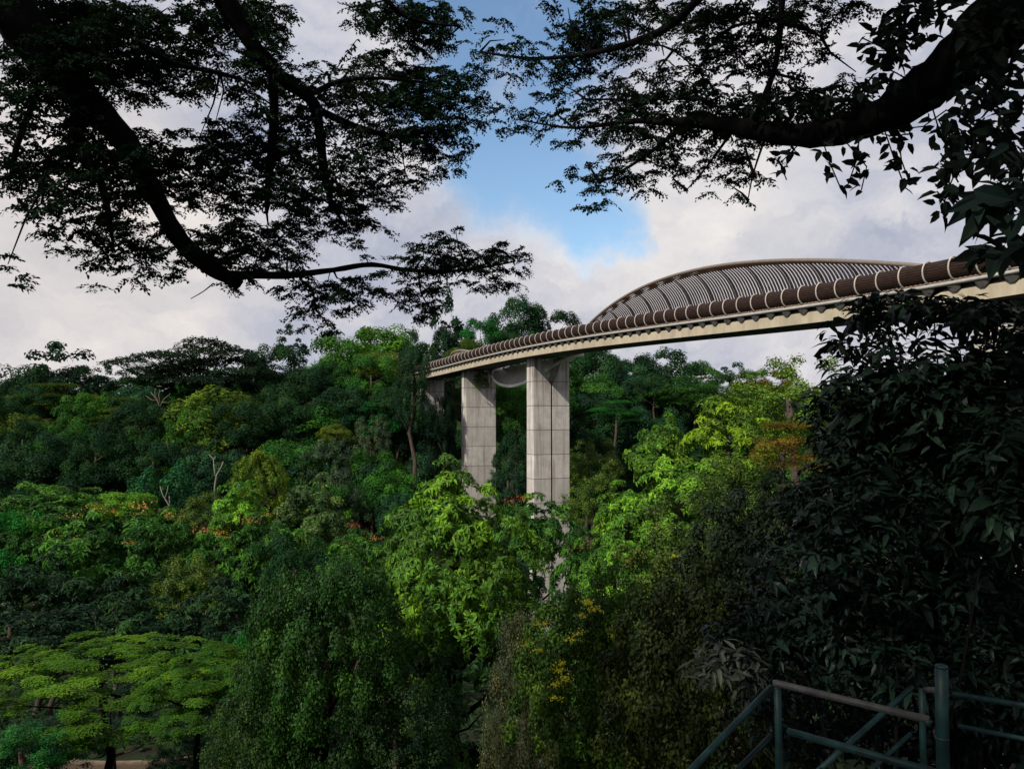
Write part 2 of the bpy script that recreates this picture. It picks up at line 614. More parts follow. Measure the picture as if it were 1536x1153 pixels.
# near and far parapets: rounded timber bolsters held by cream ribs
# timber battens with narrow grooves between them
TUBE = []
for a0 in np.linspace(0, 2 * math.pi, 22, endpoint=False):
    for da, k in ((0.0, 0.93), (0.05, 1.0), (0.235, 1.0)):
        TUBE.append((-NEAR + 0.40 * k * math.cos(a0 + da), -0.54 + 0.52 * k * math.sin(a0 + da)))
par = bpart('parapet', sweep(TUBE), 'timber')
TUBE2 = [(NEAR + 0.30 * math.cos(a), -0.62 + 0.46 * math.sin(a)) for a in np.linspace(0, 2 * math.pi, 14, endpoint=False)]
bpart('parapet', sweep(TUBE2), 'timber', smooth=True)
RIBSTEP = 1.5
for k in range(68):
    s = -38.5 + RIBSTEP * k
    mb = MB()
    path = []
    for a in np.linspace(R(75), R(290), 12):
        path.append(bp(s, -NEAR + 0.46 * math.cos(a), -0.54 + 0.585 * math.sin(a)))
    mb.tube(path, 0.045, 6)
    bpart('rib', mb, 'rib_steel', smooth=True)
mb = MB()
mb.tube([bp(s, -NEAR - 0.16, -1.30) for s in np.linspace(S0, S1, 200)], 0.10, 8)
bpart('lower_pipe', mb, 'pipe_grey', smooth=True)
# dark teeth shaped as the scalloped shadow on the fascia, one per rib
for k in range(68):
    s = -38.5 + RIBSTEP * k
    mb = MB()
    V = [bp(s + e, o, dz) for e in (-0.34, -0.12, 0.12, 0.34) for (o, dz) in ((-3.48, -1.40), (-NEAR - 0.16, -1.40))]
    V += [bp(s + e, o, dz) for e, dz in ((-0.34, -1.58), (-0.12, -1.76), (0.12, -1.76), (0.34, -1.58)) for o in (-3.48, -3.56)]
    F = []
    for q in range(3):
        a, b = 2 * q, 2 * q + 2
        F += [(a, b, b + 1, a + 1), (a + 8, a + 9, b + 9, b + 8), (a, a + 8, b + 8, b), (a + 1, b + 1, b + 9, a + 9)]
    F += [(0, 1, 9, 8), (6, 14, 15, 7)]
    mb.add(V, F)
    bpart('shade_tooth', mb, 'soffit')
bpart('deck', sweep([(-NEAR - 0.1, -1.36), (-NEAR - 0.1, -1.10), (NEAR, -1.10), (NEAR, -1.36)]), 'deck')
bpart('fascia', sweep([(-3.46, -2.36), (-3.46, -1.70), (-3.36, -1.60), (-3.26, -1.60), (-3.26, -2.36)]), 'fascia')
bpart('girder', sweep([(-3.40, -2.42), (-3.25, -2.42), (-3.25, -1.37), (NEAR - 0.1, -1.37), (NEAR - 0.1, -1.70), (0.6, -2.42 + 0.15)]), 'soffit')


def shell(sa, sb, height, wid, slat_step, slat_w, mat, part_name, frame_every, deck_dz=-1.15, rim_r=0.2, foot=NEAR + 0.35, power=0.85, opow=1.0):
    """half a wave: curved slats from the far edge of the deck to a sinuous rim beam, height < 0 hangs below the deck"""
    def rim_pt(s, q=1.0):
        ph = math.pi * (s - sa) / (sb - sa)
        k = max(math.sin(ph), 0.0) ** power
        # q runs 0 (deck edge) to 1 (rim): out and up, then over towards the walkers
        h = height * k * math.sin(q * math.pi / 2) ** 0.9
        o = foot - wid * k ** opow * (1 - math.cos(q * math.pi / 2))
        return bp(s, o, deck_dz + h)
    mbr = MB()
    ss = np.linspace(sa, sb, 70)
    mbr.tube([rim_pt(s) for s in ss], rim_r, 8)
    part = bpart(part_name, mbr, 'rim' if height > 0 else 'trough', smooth=True)
    mbs = MB()
    qs = np.linspace(0, 0.99, 11)
    n = int((sb - sa) / slat_step)
    for i in range(1, n):
        s = sa + (sb - sa) * i / n
        fr = frame_every and i % frame_every == 0
        w = slat_w * (1.05 if fr else 1.0)
        rail1 = [rim_pt(s - w / 2, q) for q in qs]
        rail2 = [rim_pt(s + w / 2, q) for q in qs]
        dp = 0.05 if not fr else 0.11
        V, F = [], []
        for a, b in zip(rail1, rail2):
            inn = Vector(-BN) * dp
            V += [a, b, tuple(Vector(b) + inn), tuple(Vector(a) + inn)]
        for k in range(len(qs) - 1):
            for j in range(4):
                j2 = (j + 1) % 4
                F.append((4 * k + j, 4 * k + j2, 4 * k + 4 + j2, 4 * k + 4 + j))
        if fr:
            mbf = MB()
            mbf.add_np(np.array(V), np.array(F))
            link('frame', mbf.mesh('frame'), M['frame' if height > 0 else 'trough'], part)
        else:
            mbs.add_np(np.array(V), np.array(F))
    link('slat', mbs.mesh('slat'), M[mat], part)
    return rim_pt


rp = shell(-2.0, 57.0, 5.0, 3.2, 0.36, 0.22, 'slat', 'wave_shell', 9, rim_r=0.15)
# the toothed band just under the rim of the big wave
mb = MB()
for s in np.linspace(1.0, 55.0, 130):
    a, b = Vector(rp(s, 0.80)), Vector(rp(s, 0.995))
    w = -BD * 0.17
    d = Vector(BN) * 0.04
    mb.add([tuple(q) for q in (a - w, a + w, b + w, b - w, a - w + d, a + w + d, b + w + d, b - w + d)],
           [(0, 1, 2, 3), (7, 6, 5, 4), (0, 4, 5, 1), (1, 5, 6, 2), (2, 6, 7, 3), (3, 7, 4, 0)])
bpart('rim_band', mb, 'rim')
shell(-23.5, 2.5, -3.3, 3.6, 0.40, 0.399, 'trough', 'wave_trough', 8, deck_dz=-1.9, rim_r=0.22, foot=NEAR, power=0.8, opow=0.35)
shell(-49.0, -25.0, 3.1, 3.0, 0.42, 0.34, 'trough', 'wave_shell', 9)
shell(57.0, 81.0, -3.6, 4.0, 0.42, 0.38, 'trough', 'wave_trough', 8, deck_dz=-1.9, foot=NEAR)


def extrude(poly, s, half):
    """polygon in the plane across the bridge (o, z), extruded along it"""
    n = len(poly)
    V = []
    for e in (-half, half):
        for o, z in poly:
            q = axis(s + e, o)
            V.append((q.x, q.y, z))
    F = [tuple(range(n)), tuple(range(2 * n - 1, n - 1, -1))]
    for k in range(n):
        k2 = (k + 1) % n
        F.append((k, k + n, k2 + n, k2))
    return V, F


def pier(s, bottom, twin, wid=2.3, deep=1.05, cap=False):
    top = zt(s) - 2.36
    mb = MB()
    if twin:
        for sg in (-1, 1):
            poly = [(sg * wid, bottom), (sg * 0.13, bottom), (sg * 0.13, top - 3.3), (sg * 1.25, top - 0.5), (sg * 1.25, top), (sg * wid, top)]
            if sg > 0:
                poly = poly[::-1]
            mb.add(*extrude(poly, s, deep))
        mb.add(*extrude([(-0.131, bottom), (0.131, bottom), (0.131, top - 3.5), (-0.131, top - 3.5)], s - 0.3, deep - 0.34))
    else:
        mb.add(*extrude([(-wid, bottom), (wid, bottom), (wid, top), (-wid, top)], s, deep))
        # shallow fin on the weather side
        mb.add(*extrude([(-wid - 0.12, bottom), (-wid + 0.002, bottom), (-wid + 0.002, top), (-wid - 0.12, top)], s, deep * 0.55))
    if cap:
        mb.add(*extrude([(-wid - 0.35, top - 0.75), (wid + 0.35, top - 0.75), (wid + 0.35, top - 0.45), (-wid - 0.35, top - 0.45)], s, deep + 0.3))
    bpart('pier', mb, 'concrete')


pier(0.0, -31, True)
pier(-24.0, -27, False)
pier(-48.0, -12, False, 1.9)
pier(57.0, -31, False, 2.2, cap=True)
# deck-level bearings on the near pier
mb = MB()
for o in (-1.8, 1.8):
    q = axis(0, o)
    mb.box((q.x, q.y, zt(0) - 2.35), BD * 0.5, BN * 0.35, (0, 0, 0.14))
bpart('bearing', mb, 'soffit')

# ------------------------------------------------------------------ trees
rs = np.random.RandomState(11)


def rdir(rg, n, zmin=-1.0, zmax=1.0):
    z = rg.uniform(zmin, zmax, n)
    a = rg.uniform(0, 2 * math.pi, n)
    r = np.sqrt(np.maximum(0, 1 - z * z))
    return np.stack([r * np.cos(a), r * np.sin(a), z], axis=1)


def crown_round(seed, clumps=55, per=110, leaf=0.085, cr=(0.20, 0.36), low=-0.55, lump=0.22):
    """puffs of leaves over an uneven dome"""
    rg = np.random.RandomState(seed)
    d = rdir(rg, clumps, low, 1.0)
    rad = rg.uniform(0.55, 0.92, clumps)
    ph = rg.uniform(0, 6.28, 6)
    rad *= 1 + lump * (np.sin(3 * d[:, 0] + ph[0]) + np.sin(4 * d[:, 1] + ph[1]) + np.sin(5 * d[:, 2] + ph[2])) / 2
    c = d * rad[:, None]
    r = rg.uniform(cr[0], cr[1], clumps)
    idx = np.repeat(np.arange(clumps), per)
    ld = norm(rdir(rg, len(idx), -0.55, 1.0) + 0.35 * d[idx])
    pos = c[idx] + ld * (r[idx] * rg.uniform(0.6, 1.05, len(idx)))[:, None]
    nrm = norm(ld + np.array([0, 0, 0.35]) + rg.normal(0, 0.42, (len(idx), 3)))
    dr = norm(ld * 0.6 + rg.normal(0, 0.8, (len(idx), 3)) + np.array([0, 0, -0.35]))
    L = leaf * rg.uniform(0.7, 1.3, len(idx))
    return pos, nrm, dr, L, L * 0.62, rg.uniform(-1, 1, clumps)[idx]


def crown_plates(seed, plates=30, per=330, leaf=0.05, top=1.0):
    """flat tiers of fine foliage on spreading limbs, a few levels with sky between them"""
    rg = np.random.RandomState(seed)
    a = rg.uniform(0, 6.28, plates)
    rr = np.sqrt(rg.uniform(0, 1, plates))
    lev = rg.choice([1.0, 0.62, 0.28, 0.02], plates, p=[0.25, 0.33, 0.27, 0.15])
    rr *= np.where(lev > 0.9, 0.5, 1.0)
    cz = lev * top - 0.25 * rr ** 2 + rg.normal(0, 0.04, plates)
    c = np.stack([rr * np.cos(a) * 0.86, rr * np.sin(a) * 0.86, cz], axis=1)
    pr = rg.uniform(0.13, 0.30, plates)
    idx = np.repeat(np.arange(plates), per)
    n = len(idx)
    q = rg.uniform(0, 6.28, n)
    w = np.sqrt(rg.uniform(0, 1, n)) * (1 + 0.25 * np.sin(5 * q + a[idx] * 3))
    off = np.stack([w * np.cos(q), w * np.sin(q), -0.30 * w * w + 0.10 * np.sin(9 * q) * w], axis=1) * pr[idx][:, None]
    off[:, 2] += rg.normal(0, 0.035, n)
    pos = c[idx] + off
    nrm = norm(np.array([0, 0, 1.0]) + rg.normal(0, 0.33, (n, 3)))
    dr = norm(off * np.array([1, 1, 0]) + rg.normal(0, 0.05, (n, 3)))
    L = leaf * rg.uniform(0.6, 1.3, n)
    return pos, nrm, dr, L, L * 0.55, rg.uniform(-1, 1, plates)[idx]


def crown_pads(seed, pads=70, ros=9, per=9, leaf=0.085, low=-0.55, pad_r=(0.14, 0.26), tall=0.0, lump=0.22, shell_=(0.6, 1.0), width=0.40):
    """branches that end in tilted pads, each pad a set of whorls of drooping leaves"""
    rg = np.random.RandomState(seed)
    d = rdir(rg, pads, low, 1.0)
    ph = rg.uniform(0, 6.28, 3)
    f = 1 + lump * (np.sin(4 * d[:, 0] + ph[0]) + np.sin(5 * d[:, 1] + ph[1]) + np.sin(6 * d[:, 2] + ph[2])) / 2
    rad = rg.uniform(shell_[0] ** 3, shell_[1] ** 3, pads) ** (1 / 3) * f
    c = d * rad[:, None]
    if tall:
        c[:, :2] *= (1.0 - tall * np.clip((c[:, 2:3] + 0.2) / 1.2, 0, 1))
    up = norm(d * np.array([0.75, 0.75, 0.4]) + np.array([0, 0, 0.8]))
    pr = rg.uniform(pad_r[0], pad_r[1], pads)
    pi = np.repeat(np.arange(pads), ros)
    m = len(pi)
    o = rg.normal(0, 1, (m, 3))
    o = norm(o - up[pi] * np.sum(o * up[pi], axis=1, keepdims=True)) * (np.sqrt(rg.uniform(0, 1, m)) * pr[pi])[:, None]
    dist = np.linalg.norm(o, axis=1, keepdims=True) / pr[pi][:, None]
    rc = c[pi] + o - up[pi] * (0.45 * pr[pi][:, None] * dist ** 2) + rg.normal(0, 0.015, (m, 3))
    ra = norm(up[pi] + 0.9 * o / pr[pi][:, None])
    idx = np.repeat(np.arange(m), per)
    n = len(idx)
    out = norm(rg.normal(0, 1, (n, 3)))
    out = norm(out - ra[idx] * np.sum(out * ra[idx], axis=1, keepdims=True) + ra[idx] * rg.uniform(-0.2, 0.45, (n, 1)))
    nrm = norm(ra[idx] + rg.normal(0, 0.25, (n, 3)))
    L = leaf * rg.uniform(0.65, 1.25, n)
    return rc[idx] + out * leaf * 0.08, nrm, out, L, L * width, rg.uniform(-1, 1, pads)[pi][idx]


def crown_rosettes(seed, ros=330, per=11, leaf=0.15, low=-0.5, lump=0.2, shell_=(0.62, 1.0), tall=False):
    """whorls of long drooping leaves at the tips of the twigs"""
    rg = np.random.RandomState(seed)
    d = rdir(rg, ros, low, 1.0)
    ph = rg.uniform(0, 6.28, 6)
    f = 1 + lump * (np.sin(4 * d[:, 0] + ph[0]) + np.sin(5 * d[:, 1] + ph[1]) + np.sin(6 * d[:, 2] + ph[2])) / 2
    rad = rg.uniform(shell_[0] ** 3, shell_[1] ** 3, ros) ** (1 / 3) * f
    c = d * rad[:, None]
    if tall:
        c[:, :2] *= (1.0 - 0.45 * np.clip(c[:, 2:3], 0, 1))
    idx = np.repeat(np.arange(ros), per)
    n = len(idx)
    upv = norm(d * 0.8 + np.array([0, 0, 0.8]))[idx]
    out = norm(rg.normal(0, 1, (n, 3)))
    out = norm(out - upv * np.sum(out * upv, axis=1, keepdims=True) + upv * rg.uniform(-0.1, 0.55, (n, 1)))
    nrm = norm(upv + rg.normal(0, 0.25, (n, 3)))
    pos = c[idx] + out * leaf * 0.08
    L = leaf * rg.uniform(0.65, 1.25, n)
    return pos, nrm, out, L, L * 0.36, rg.uniform(-1, 1, ros)[idx]


def crown_fine(seed, n=16000, leaf=0.035, low=-0.8, lump=0.22, shell_=0.45, cone=0.0, clump=140, spread=0.14):
    """a dense crown of small leaves"""
    rg = np.random.RandomState(seed)
    d = rdir(rg, clump, low, 1.0)
    ph = rg.uniform(0, 6.28, 6)
    f = 1 + lump * (np.sin(4 * d[:, 0] + ph[0]) + np.sin(4 * d[:, 1] + ph[1]) + np.sin(5 * d[:, 2] + ph[2])) / 2
    rad = rg.uniform(shell_ ** 3, 0.95, clump) ** (1 / 3) * f
    c = d * rad[:, None]
    idx = rg.randint(0, clump, n)
    ld = rdir(rg, n, -0.7, 1.0)
    pos = c[idx] + ld * (spread * rg.uniform(0.3, 1.15, n))[:, None]
    if cone:
        pos[:, :2] *= (1.0 - cone * np.clip((pos[:, 2:3] + 0.3) / 1.3, 0, 1))
    nrm = norm(ld + 0.5 * d[idx] + np.array([0, 0, 0.3]) + rg.normal(0, 0.45, (n, 3)))
    dr = norm(rg.normal(0, 1, (n, 3)) + np.array([0, 0, -0.3]))
    L = leaf * rg.uniform(0.6, 1.4, n)
    return pos, nrm, dr, L, L * 0.6, rg.uniform(-1, 1, clump)[idx]


PROTO = {}


def proto(kind, var):
    key = (kind, var)
    if key in PROTO:
        return PROTO[key]
    sd = hash(kind) % 1 + 100 * 'ABCDEFGHIJ'.index(kind) + var * 7 + 3
    if kind == 'A':                                    # puffed broadleaf
        me = leaf_mesh('crown', *crown_round(sd, 46, 260, 0.055, (0.17, 0.30)), droop=0.2)
        me.materials.append(M['leaf'])
    elif kind == 'B':                                  # umbrella
        me = leaf_mesh('crown', *crown_plates(sd, 44, 300, 0.045), droop=0.1)
        me.materials.append(M['leaf'])
    elif kind == 'C':                                  # large drooping leaves
        me = leaf_mesh('crown', *crown_pads(sd, 105, 11, 9, 0.10, -0.7, (0.14, 0.25), 0.0, 0.22, (0.45, 1.0)), droop=0.45)
        me.materials.append(M['leaf_big'])
    elif kind == 'D':                                  # smooth fine crown, narrower towards the top
        me = leaf_mesh('crown', *crown_fine(sd, 14000, 0.05, -0.8, 0.10, 0.75, 0.35, 160, 0.15), droop=0.2)
        me.materials.append(M['leaf'])
    elif kind == 'E':                                  # open, gappy crown
        me = leaf_mesh('crown', *crown_round(sd, 30, 85, 0.09, (0.12, 0.24), -0.4, 0.35), droop=0.25)
        me.materials.append(M['leaf'])
    elif kind == 'F':                                  # small dense leaves
        me = leaf_mesh('crown', *crown_fine(sd, 22000, 0.04), droop=0.15)
        me.materials.append(M['leaf_small'])
    PROTO[key] = me
    return me


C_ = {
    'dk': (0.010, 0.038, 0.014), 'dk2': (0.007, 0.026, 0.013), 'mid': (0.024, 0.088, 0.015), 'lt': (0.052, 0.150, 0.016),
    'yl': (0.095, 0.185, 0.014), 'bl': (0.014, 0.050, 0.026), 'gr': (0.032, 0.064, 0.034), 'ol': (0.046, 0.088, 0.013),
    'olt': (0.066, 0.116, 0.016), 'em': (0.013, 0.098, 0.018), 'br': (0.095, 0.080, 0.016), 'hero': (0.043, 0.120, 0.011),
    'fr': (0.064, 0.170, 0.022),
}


def limbs(mb, base, top, r0, rg, spread, n=4, kink=0.08):
    """tapered trunk from base up to the heart of the crown, with limbs that fork into it"""
    b, t = Vector(base), Vector(top)
    h = (t - b).length
    pts, rads = [], []
    for i in range(7):
        k = i / 6
        w = h * kink * math.sin(k * 3.1)
        pts.append(b.lerp(t, k) + Vector((rg.uniform(-w, w) * 0.5, rg.uniform(-w, w) * 0.5, 0)))
        rads.append(r0 * (1 - 0.62 * k) * (1.25 if i == 0 else 1.0))
    mb.tube(pts, rads, 8)
    for j in range(n):
        k = rg.uniform(0.5, 0.95)
        i = min(int(k * 6), 5)
        p = pts[i].lerp(pts[i + 1], k * 6 - i)
        a = rg.uniform(0, 6.28)
        e = p + Vector((math.cos(a) * spread[0], math.sin(a) * spread[0], spread[1] * rg.uniform(0.35, 0.9))) * rg.uniform(0.5, 0.8)
        m_ = p.lerp(e, 0.5) + Vector((0, 0, -0.06 * spread[0]))
        r = r0 * (1 - 0.62 * k) * 0.6
        mb.tube([p, m_, e], [r, r * 0.7, r * 0.25], 6)


N_TREE = [0]


def tree(px, top, wpx, hpx, Y, kind, colour, label, name='forest_tree', cat='tree', bark='bark', blossoms=(), group=None, var=None, crown_mesh=None,
         ground=None, r0=None, depth=None, trunk_px=None, nlimb=5):
    N_TREE[0] += 1
    i = N_TREE[0]
    rg = random.Random(1000 + i)
    if kind == 'B':
        ctr = at(px, top + hpx * 0.65, Y)
    else:
        ctr = at(px, top + hpx * 0.5, Y)
    rx = wpx * 0.5 * Y / FPX
    rz = hpx * 0.5 * Y / FPX
    bx, by = ctr.x, ctr.y
    if trunk_px is not None:
        bx = (trunk_px - CX) / FPX * Y
    gz = tz(bx, by) if ground is None else ground
    gz = min(gz, ctr.z - rz * 0.9)
    root = thing(name, label, cat, (bx, by, gz), group)
    loc = Vector((ctr.x - bx, 0, ctr.z - gz))
    mb = MB()
    rr = r0 or max(0.12, 0.035 * (loc.z) * 0.45 + rx * 0.035)
    limbs(mb, (0, 0, -0.6), loc + Vector((0, 0, rz * 0.25)), rr, rg, (rx, rz), nlimb)
    link('trunk', mb.mesh('trunk', True), M[bark], root)
    me = crown_mesh or proto(kind, (i if var is None else var) % 5)
    col = C_[colour] if isinstance(colour, str) else colour
    k = rg.uniform(0.88, 1.14)
    col = (col[0] * k * rg.uniform(0.9, 1.1), col[1] * k, col[2] * k * rg.uniform(0.9, 1.1))
    o = link('crown', me, None, root, loc, col)
    o.scale = (rx * 1.02, depth or rx, rz * 1.02 if kind != 'B' else rz * 1.35)
    if crown_mesh is None:
        o.rotation_euler = (0, 0, rg.uniform(0, 6.28))
    for (bpx, bpy_, br, bm) in blossoms:
        q = at(bpx, bpy_, Y - rx * (0.55 if Y > 25 else 1.12))
        rgb = np.random.RandomState(i * 31 + int(bpx))
        rad = br * Y / FPX
        n = 75 if Y > 25 else 60
        dd = rdir(rgb, n, -0.2, 1.0)
        pos = np.array([q.x - bx, q.y - by, q.z - gz]) + dd * (rad * rgb.uniform(0.1, 1.0, n) ** 1.2 * 1.7)[:, None] * np.array([1.4, 1.0, 0.75])
        link('blossom', leaf_mesh('blossom', pos, norm(dd + rgb.normal(0, .5, (n, 3))), rgb.normal(0, 1, (n, 3)), rad * (0.24 if Y > 25 else 0.42), rad * (0.17 if Y > 25 else 0.30)), M[bm], root)
    return root


# ---- far hillside, skyline row
T = tree
T(22, 545, 120, 110, 150, 'A', 'dk', 'dark rounded tree at the frame edge, outermost on the left skyline')
T(100, 531, 135, 110, 147, 'E', 'dk2', 'broad dark skyline tree with ragged twig tips left of the flat umbrella tree')
T(100, 548, 120, 90, 149, 'A', 'dk2', 'dense dark tree standing directly behind the ragged skyline tree')
T(158, 552, 60, 60, 147, 'E', 'dk2', 'small ragged dark tree between the broad skyline tree and the umbrella tree')
def umbrella_tree():
    """every plate of foliage is a flat dome at the end of its own limb"""
    plates = [(172, 544, 18, 3), (196, 540, 24, 4), (222, 534, 26, 5), (246, 530, 24, 5), (268, 534, 26, 4), (284, 521, 20, 6), (298, 511, 24, 7), (318, 513, 20, 7), (334, 521, 26, 7),
              (352, 527, 26, 6), (306, 529, 40, 8), (374, 539, 28, 6), (392, 536, 18, 4), (252, 549, 26, 4), (216, 555, 24, 4), (336, 541, 44, 8), (284, 557, 50, 7), (236, 565, 30, 5),
              (202, 571, 22, 4), (366, 556, 44, 8), (316, 569, 60, 9), (270, 541, 20, 4), (300, 546, 30, 5), (404, 549, 20, 5)]
    Y0 = 138.0
    bx = (300 - CX) / FPX * Y0
    gz = tz(bx, Y0)
    o = Vector((bx, Y0, gz))
    root = thing('forest_tree', 'wide umbrella tree with thin flat foliage tiers standing out against the sky', 'tree', o)
    rg = np.random.RandomState(17)
    mb = MB()
    hub = at(302, 590, Y0)
    mb.tube([(0, 0, -0.5), tuple((hub - o) * 0.5 + Vector((0.3, 0, 0))), tuple(hub - o)], [0.55, 0.45, 0.36], 9)
    P, D, Nn, TT = [], [], [], []
    for (px, py, hw, th) in plates:
        Y = Y0 + rg.uniform(-5, 5)
        c = np.array(at(px, py, Y))
        r, t = hw * Y / FPX * 1.08, th * Y / FPX
        n = int(520 * r * r / 9) + 160
        q = rg.uniform(0, 6.28, n)
        w = np.sqrt(rg.uniform(0, 1, n)) * (1 + 0.22 * np.sin(5 * q + px) + 0.12 * np.sin(11 * q))
        off = np.stack([w * np.cos(q) * r, w * np.sin(q) * r, (0.45 - w * w) * t * 0.9 + rg.normal(0, 0.16, n) + 0.22 * np.sin(w * r * 3 + q * 4)], axis=1)
        P.append(c + off)
        D.append(norm(off * np.array([1, 1, 0.2]) + rg.normal(0, 0.5, (n, 3))))
        Nn.append(norm(np.array([0, 0, 1.0]) + rg.normal(0, 0.45, (n, 3))))
        TT.append(np.full(n, rg.uniform(-1, 0.6)))
        e = Vector(c) - Vector((0, 0, t * 0.4))
        m_ = hub.lerp(e, 0.6) + Vector((0, 0, -0.25 * (e - hub).length * 0.3))
        mb.tube([tuple(hub - o), tuple(m_ - o), tuple(e - o)], [0.2, 0.12, 0.04], 6)
        for k in range(4):
            a = rg.uniform(0, 6.28)
            mb.tube([tuple(m_.lerp(e, 0.5) - o), tuple(e - o + Vector((math.cos(a) * r * 0.7, math.sin(a) * r * 0.7, 0)))], [0.07, 0.03], 5)
    P, D, Nn, TT = (np.concatenate(q) for q in (P, D, Nn, TT))
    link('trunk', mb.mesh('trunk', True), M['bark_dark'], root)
    L = 0.42 * rg.uniform(0.6, 1.3, len(P))
    link('crown', leaf_mesh('crown', P - np.array(o), Nn, D, L, L * 0.6, TT, droop=0.2), M['leaf'], root, None, (0.010, 0.026, 0.013))


umbrella_tree()
T(300, 540, 200, 90, 146, 'A', 'dk', 'dark spreading tree just beneath the flat tiers of the umbrella tree')
T(205, 562, 80, 60, 150, 'A', 'mid', 'green rounded tree in the dip of skyline left of the umbrella tree')
T(375, 524, 60, 120, 152, 'A', 'dk2', 'narrow dark tree with pointed top right of the umbrella tree')
T(440, 496, 62, 62, 150, 'E', 'dk2', 'slim open tree with separate leaf tufts poking above the skyline', var=2)
T(420, 513, 95, 120, 147, 'A', 'dk', 'dark tree under the open leaf tufts on the skyline')
T(508, 500, 125, 140, 144, 'A', 'mid', 'tall green dome left of the highest hilltop tree')
T(578, 485, 135, 110, 150, 'A', 'lt', 'highest rounded bright green tree on the hilltop left of the bridge end')
T(570, 524, 92, 60, 138, 'A', 'olt', 'pale yellow-green tree below the highest hilltop dome')
T(627, 512, 70, 120, 143, 'A', 'dk', 'dark tree right of the hilltop dome, beside the left bridge end')
T(668, 452, 74, 140, 152, 'E', 'dk2', 'tall loose dark tree rising behind the left end of the bridge')
T(672, 490, 70, 100, 154, 'A', 'dk', 'dark bushy tree behind the loose tall one at the bridge end')
T(722, 474, 76, 90, 150, 'A', 'em', 'vivid green tree above the parapet between two dark tall trees')
T(700, 505, 60, 60, 141, 'A', 'ol', 'olive tree just above the bridge parapet near its left end')
T(783, 446, 88, 120, 156, 'A', 'dk', 'dark domed tree behind the bridge, tallest right of the vivid green one')
T(838, 462, 86, 90, 157, 'A', 'dk2', 'dark flat-topped tree behind the parapet where the wave shell begins')
# ---- second row
T(88, 577, 135, 50, 136, 'B', 'ol', 'olive tiered tree with pale forked limbs below the left skyline', bark='bark_pale')
T(28, 618, 110, 90, 126, 'A', 'ol', 'olive tree with a tall slender pale trunk at the left frame edge', bark='bark_mid')
T(40, 585, 110, 80, 140, 'A', 'dk', 'dark tree behind the olive one at the left frame edge')
T(205, 598, 125, 46, 130, 'B', 'olt', 'yellow-green flat-tiered tree left of the olive feathery tree')
T(120, 630, 175, 120, 126, 'A', 'dk', 'large dark tree beneath the olive tiered one on the left slope')
T(222, 655, 150, 80, 120, 'B', 'mid', 'green tree with stacked tiers above the creeper-draped stumps')
T(180, 640, 130, 100, 124, 'A', 'dk2', 'dark tree behind the stacked green tiers on the left slope')
T(322, 582, 190, 130, 126, 'D', 'olt', 'big olive feathery tree with pale bare forked limbs below the umbrella tree', bark='bark_pale', var=0)
T(370, 596, 90, 80, 128, 'D', 'ol', 'smaller olive feathery tree right of the big feathery one', var=2)
T(392, 585, 80, 44, 136, 'B', 'dk', 'small dark tiered tree at the right foot of the umbrella tree')
T(398, 612, 105, 90, 124, 'A', 'bl', 'blue-green tree between the olive feathery tree and the green broad one')
T(470, 605, 130, 90, 123, 'A', 'mid', 'broad green tree in mid slope below the dark hilltop trees')
T(505, 634, 50, 36, 117, 'A', 'olt', 'small yellow-green crown right of the broad mid-slope tree')
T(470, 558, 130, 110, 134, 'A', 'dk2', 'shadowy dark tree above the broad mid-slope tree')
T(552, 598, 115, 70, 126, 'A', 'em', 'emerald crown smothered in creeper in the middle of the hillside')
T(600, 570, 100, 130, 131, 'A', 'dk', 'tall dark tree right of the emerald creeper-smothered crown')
T(556, 630, 72, 90, 117, 'F', 'gr', 'grey-green fine-leaved tree just below the emerald crown')
T(642, 610, 80, 110, 127, 'A', 'dk2', 'dark tree crowding the farthest pier on its left')
T(640, 680, 90, 110, 118, 'A', 'bl', 'blue-green tree downhill of the farthest pier')
T(700, 640, 60, 120, 126, 'A', 'dk', 'dark tree in the gap between the farthest pier and the next one')
T(617, 506, 62, 165, 110, 'F', 'dk', 'dark tall tree hiding the left end of the bridge deck')
T(664, 588, 46, 140, 112, 'A', 'dk2', 'dark tree wrapped round the foot of the farthest visible pier')
# ---- third row
T(418, 655, 135, 110, 110, 'A', 'mid', 'green domed tree directly behind the smooth pale conical tree')
T(389, 674, 92, 120, 96, 'D', 'olt', 'smooth rounded conical tree of pale olive green in mid slope', var=1)
T(484, 660, 100, 110, 110, 'F', 'gr', 'grey-green bushy tree right of the smooth pale conical tree')
T(512, 712, 90, 100, 100, 'F', 'gr', 'fine-leaved grey tree behind the dome with pale rosettes')
T(560, 690, 100, 110, 110, 'A', 'bl', 'blue-green tree left of the bright large-leaved tree on the slope')
T(600, 735, 70, 90, 96, 'A', 'bl', 'small blue-green tree half hidden by the bright large-leaved tree')
T(60, 675, 130, 100, 114, 'A', 'dk2', 'dark tree low on the left slope above the sunny canopy edge')
T(150, 690, 130, 100, 112, 'A', 'dk', 'dark tree left of the creeper-draped stumps')
T(305, 670, 95, 100, 114, 'A', 'dk2', 'very dark tree behind the forked dead tree')
T(770, 575, 80, 100, 116, 'A', 'mid', 'green tree framed between the two nearer bridge piers')
T(775, 640, 75, 110, 110, 'A', 'dk', 'dark tree low between the two nearer bridge piers')
T(762, 690, 60, 80, 98, 'F', 'bl', 'blue-green bush at the foot of the left nearer pier')
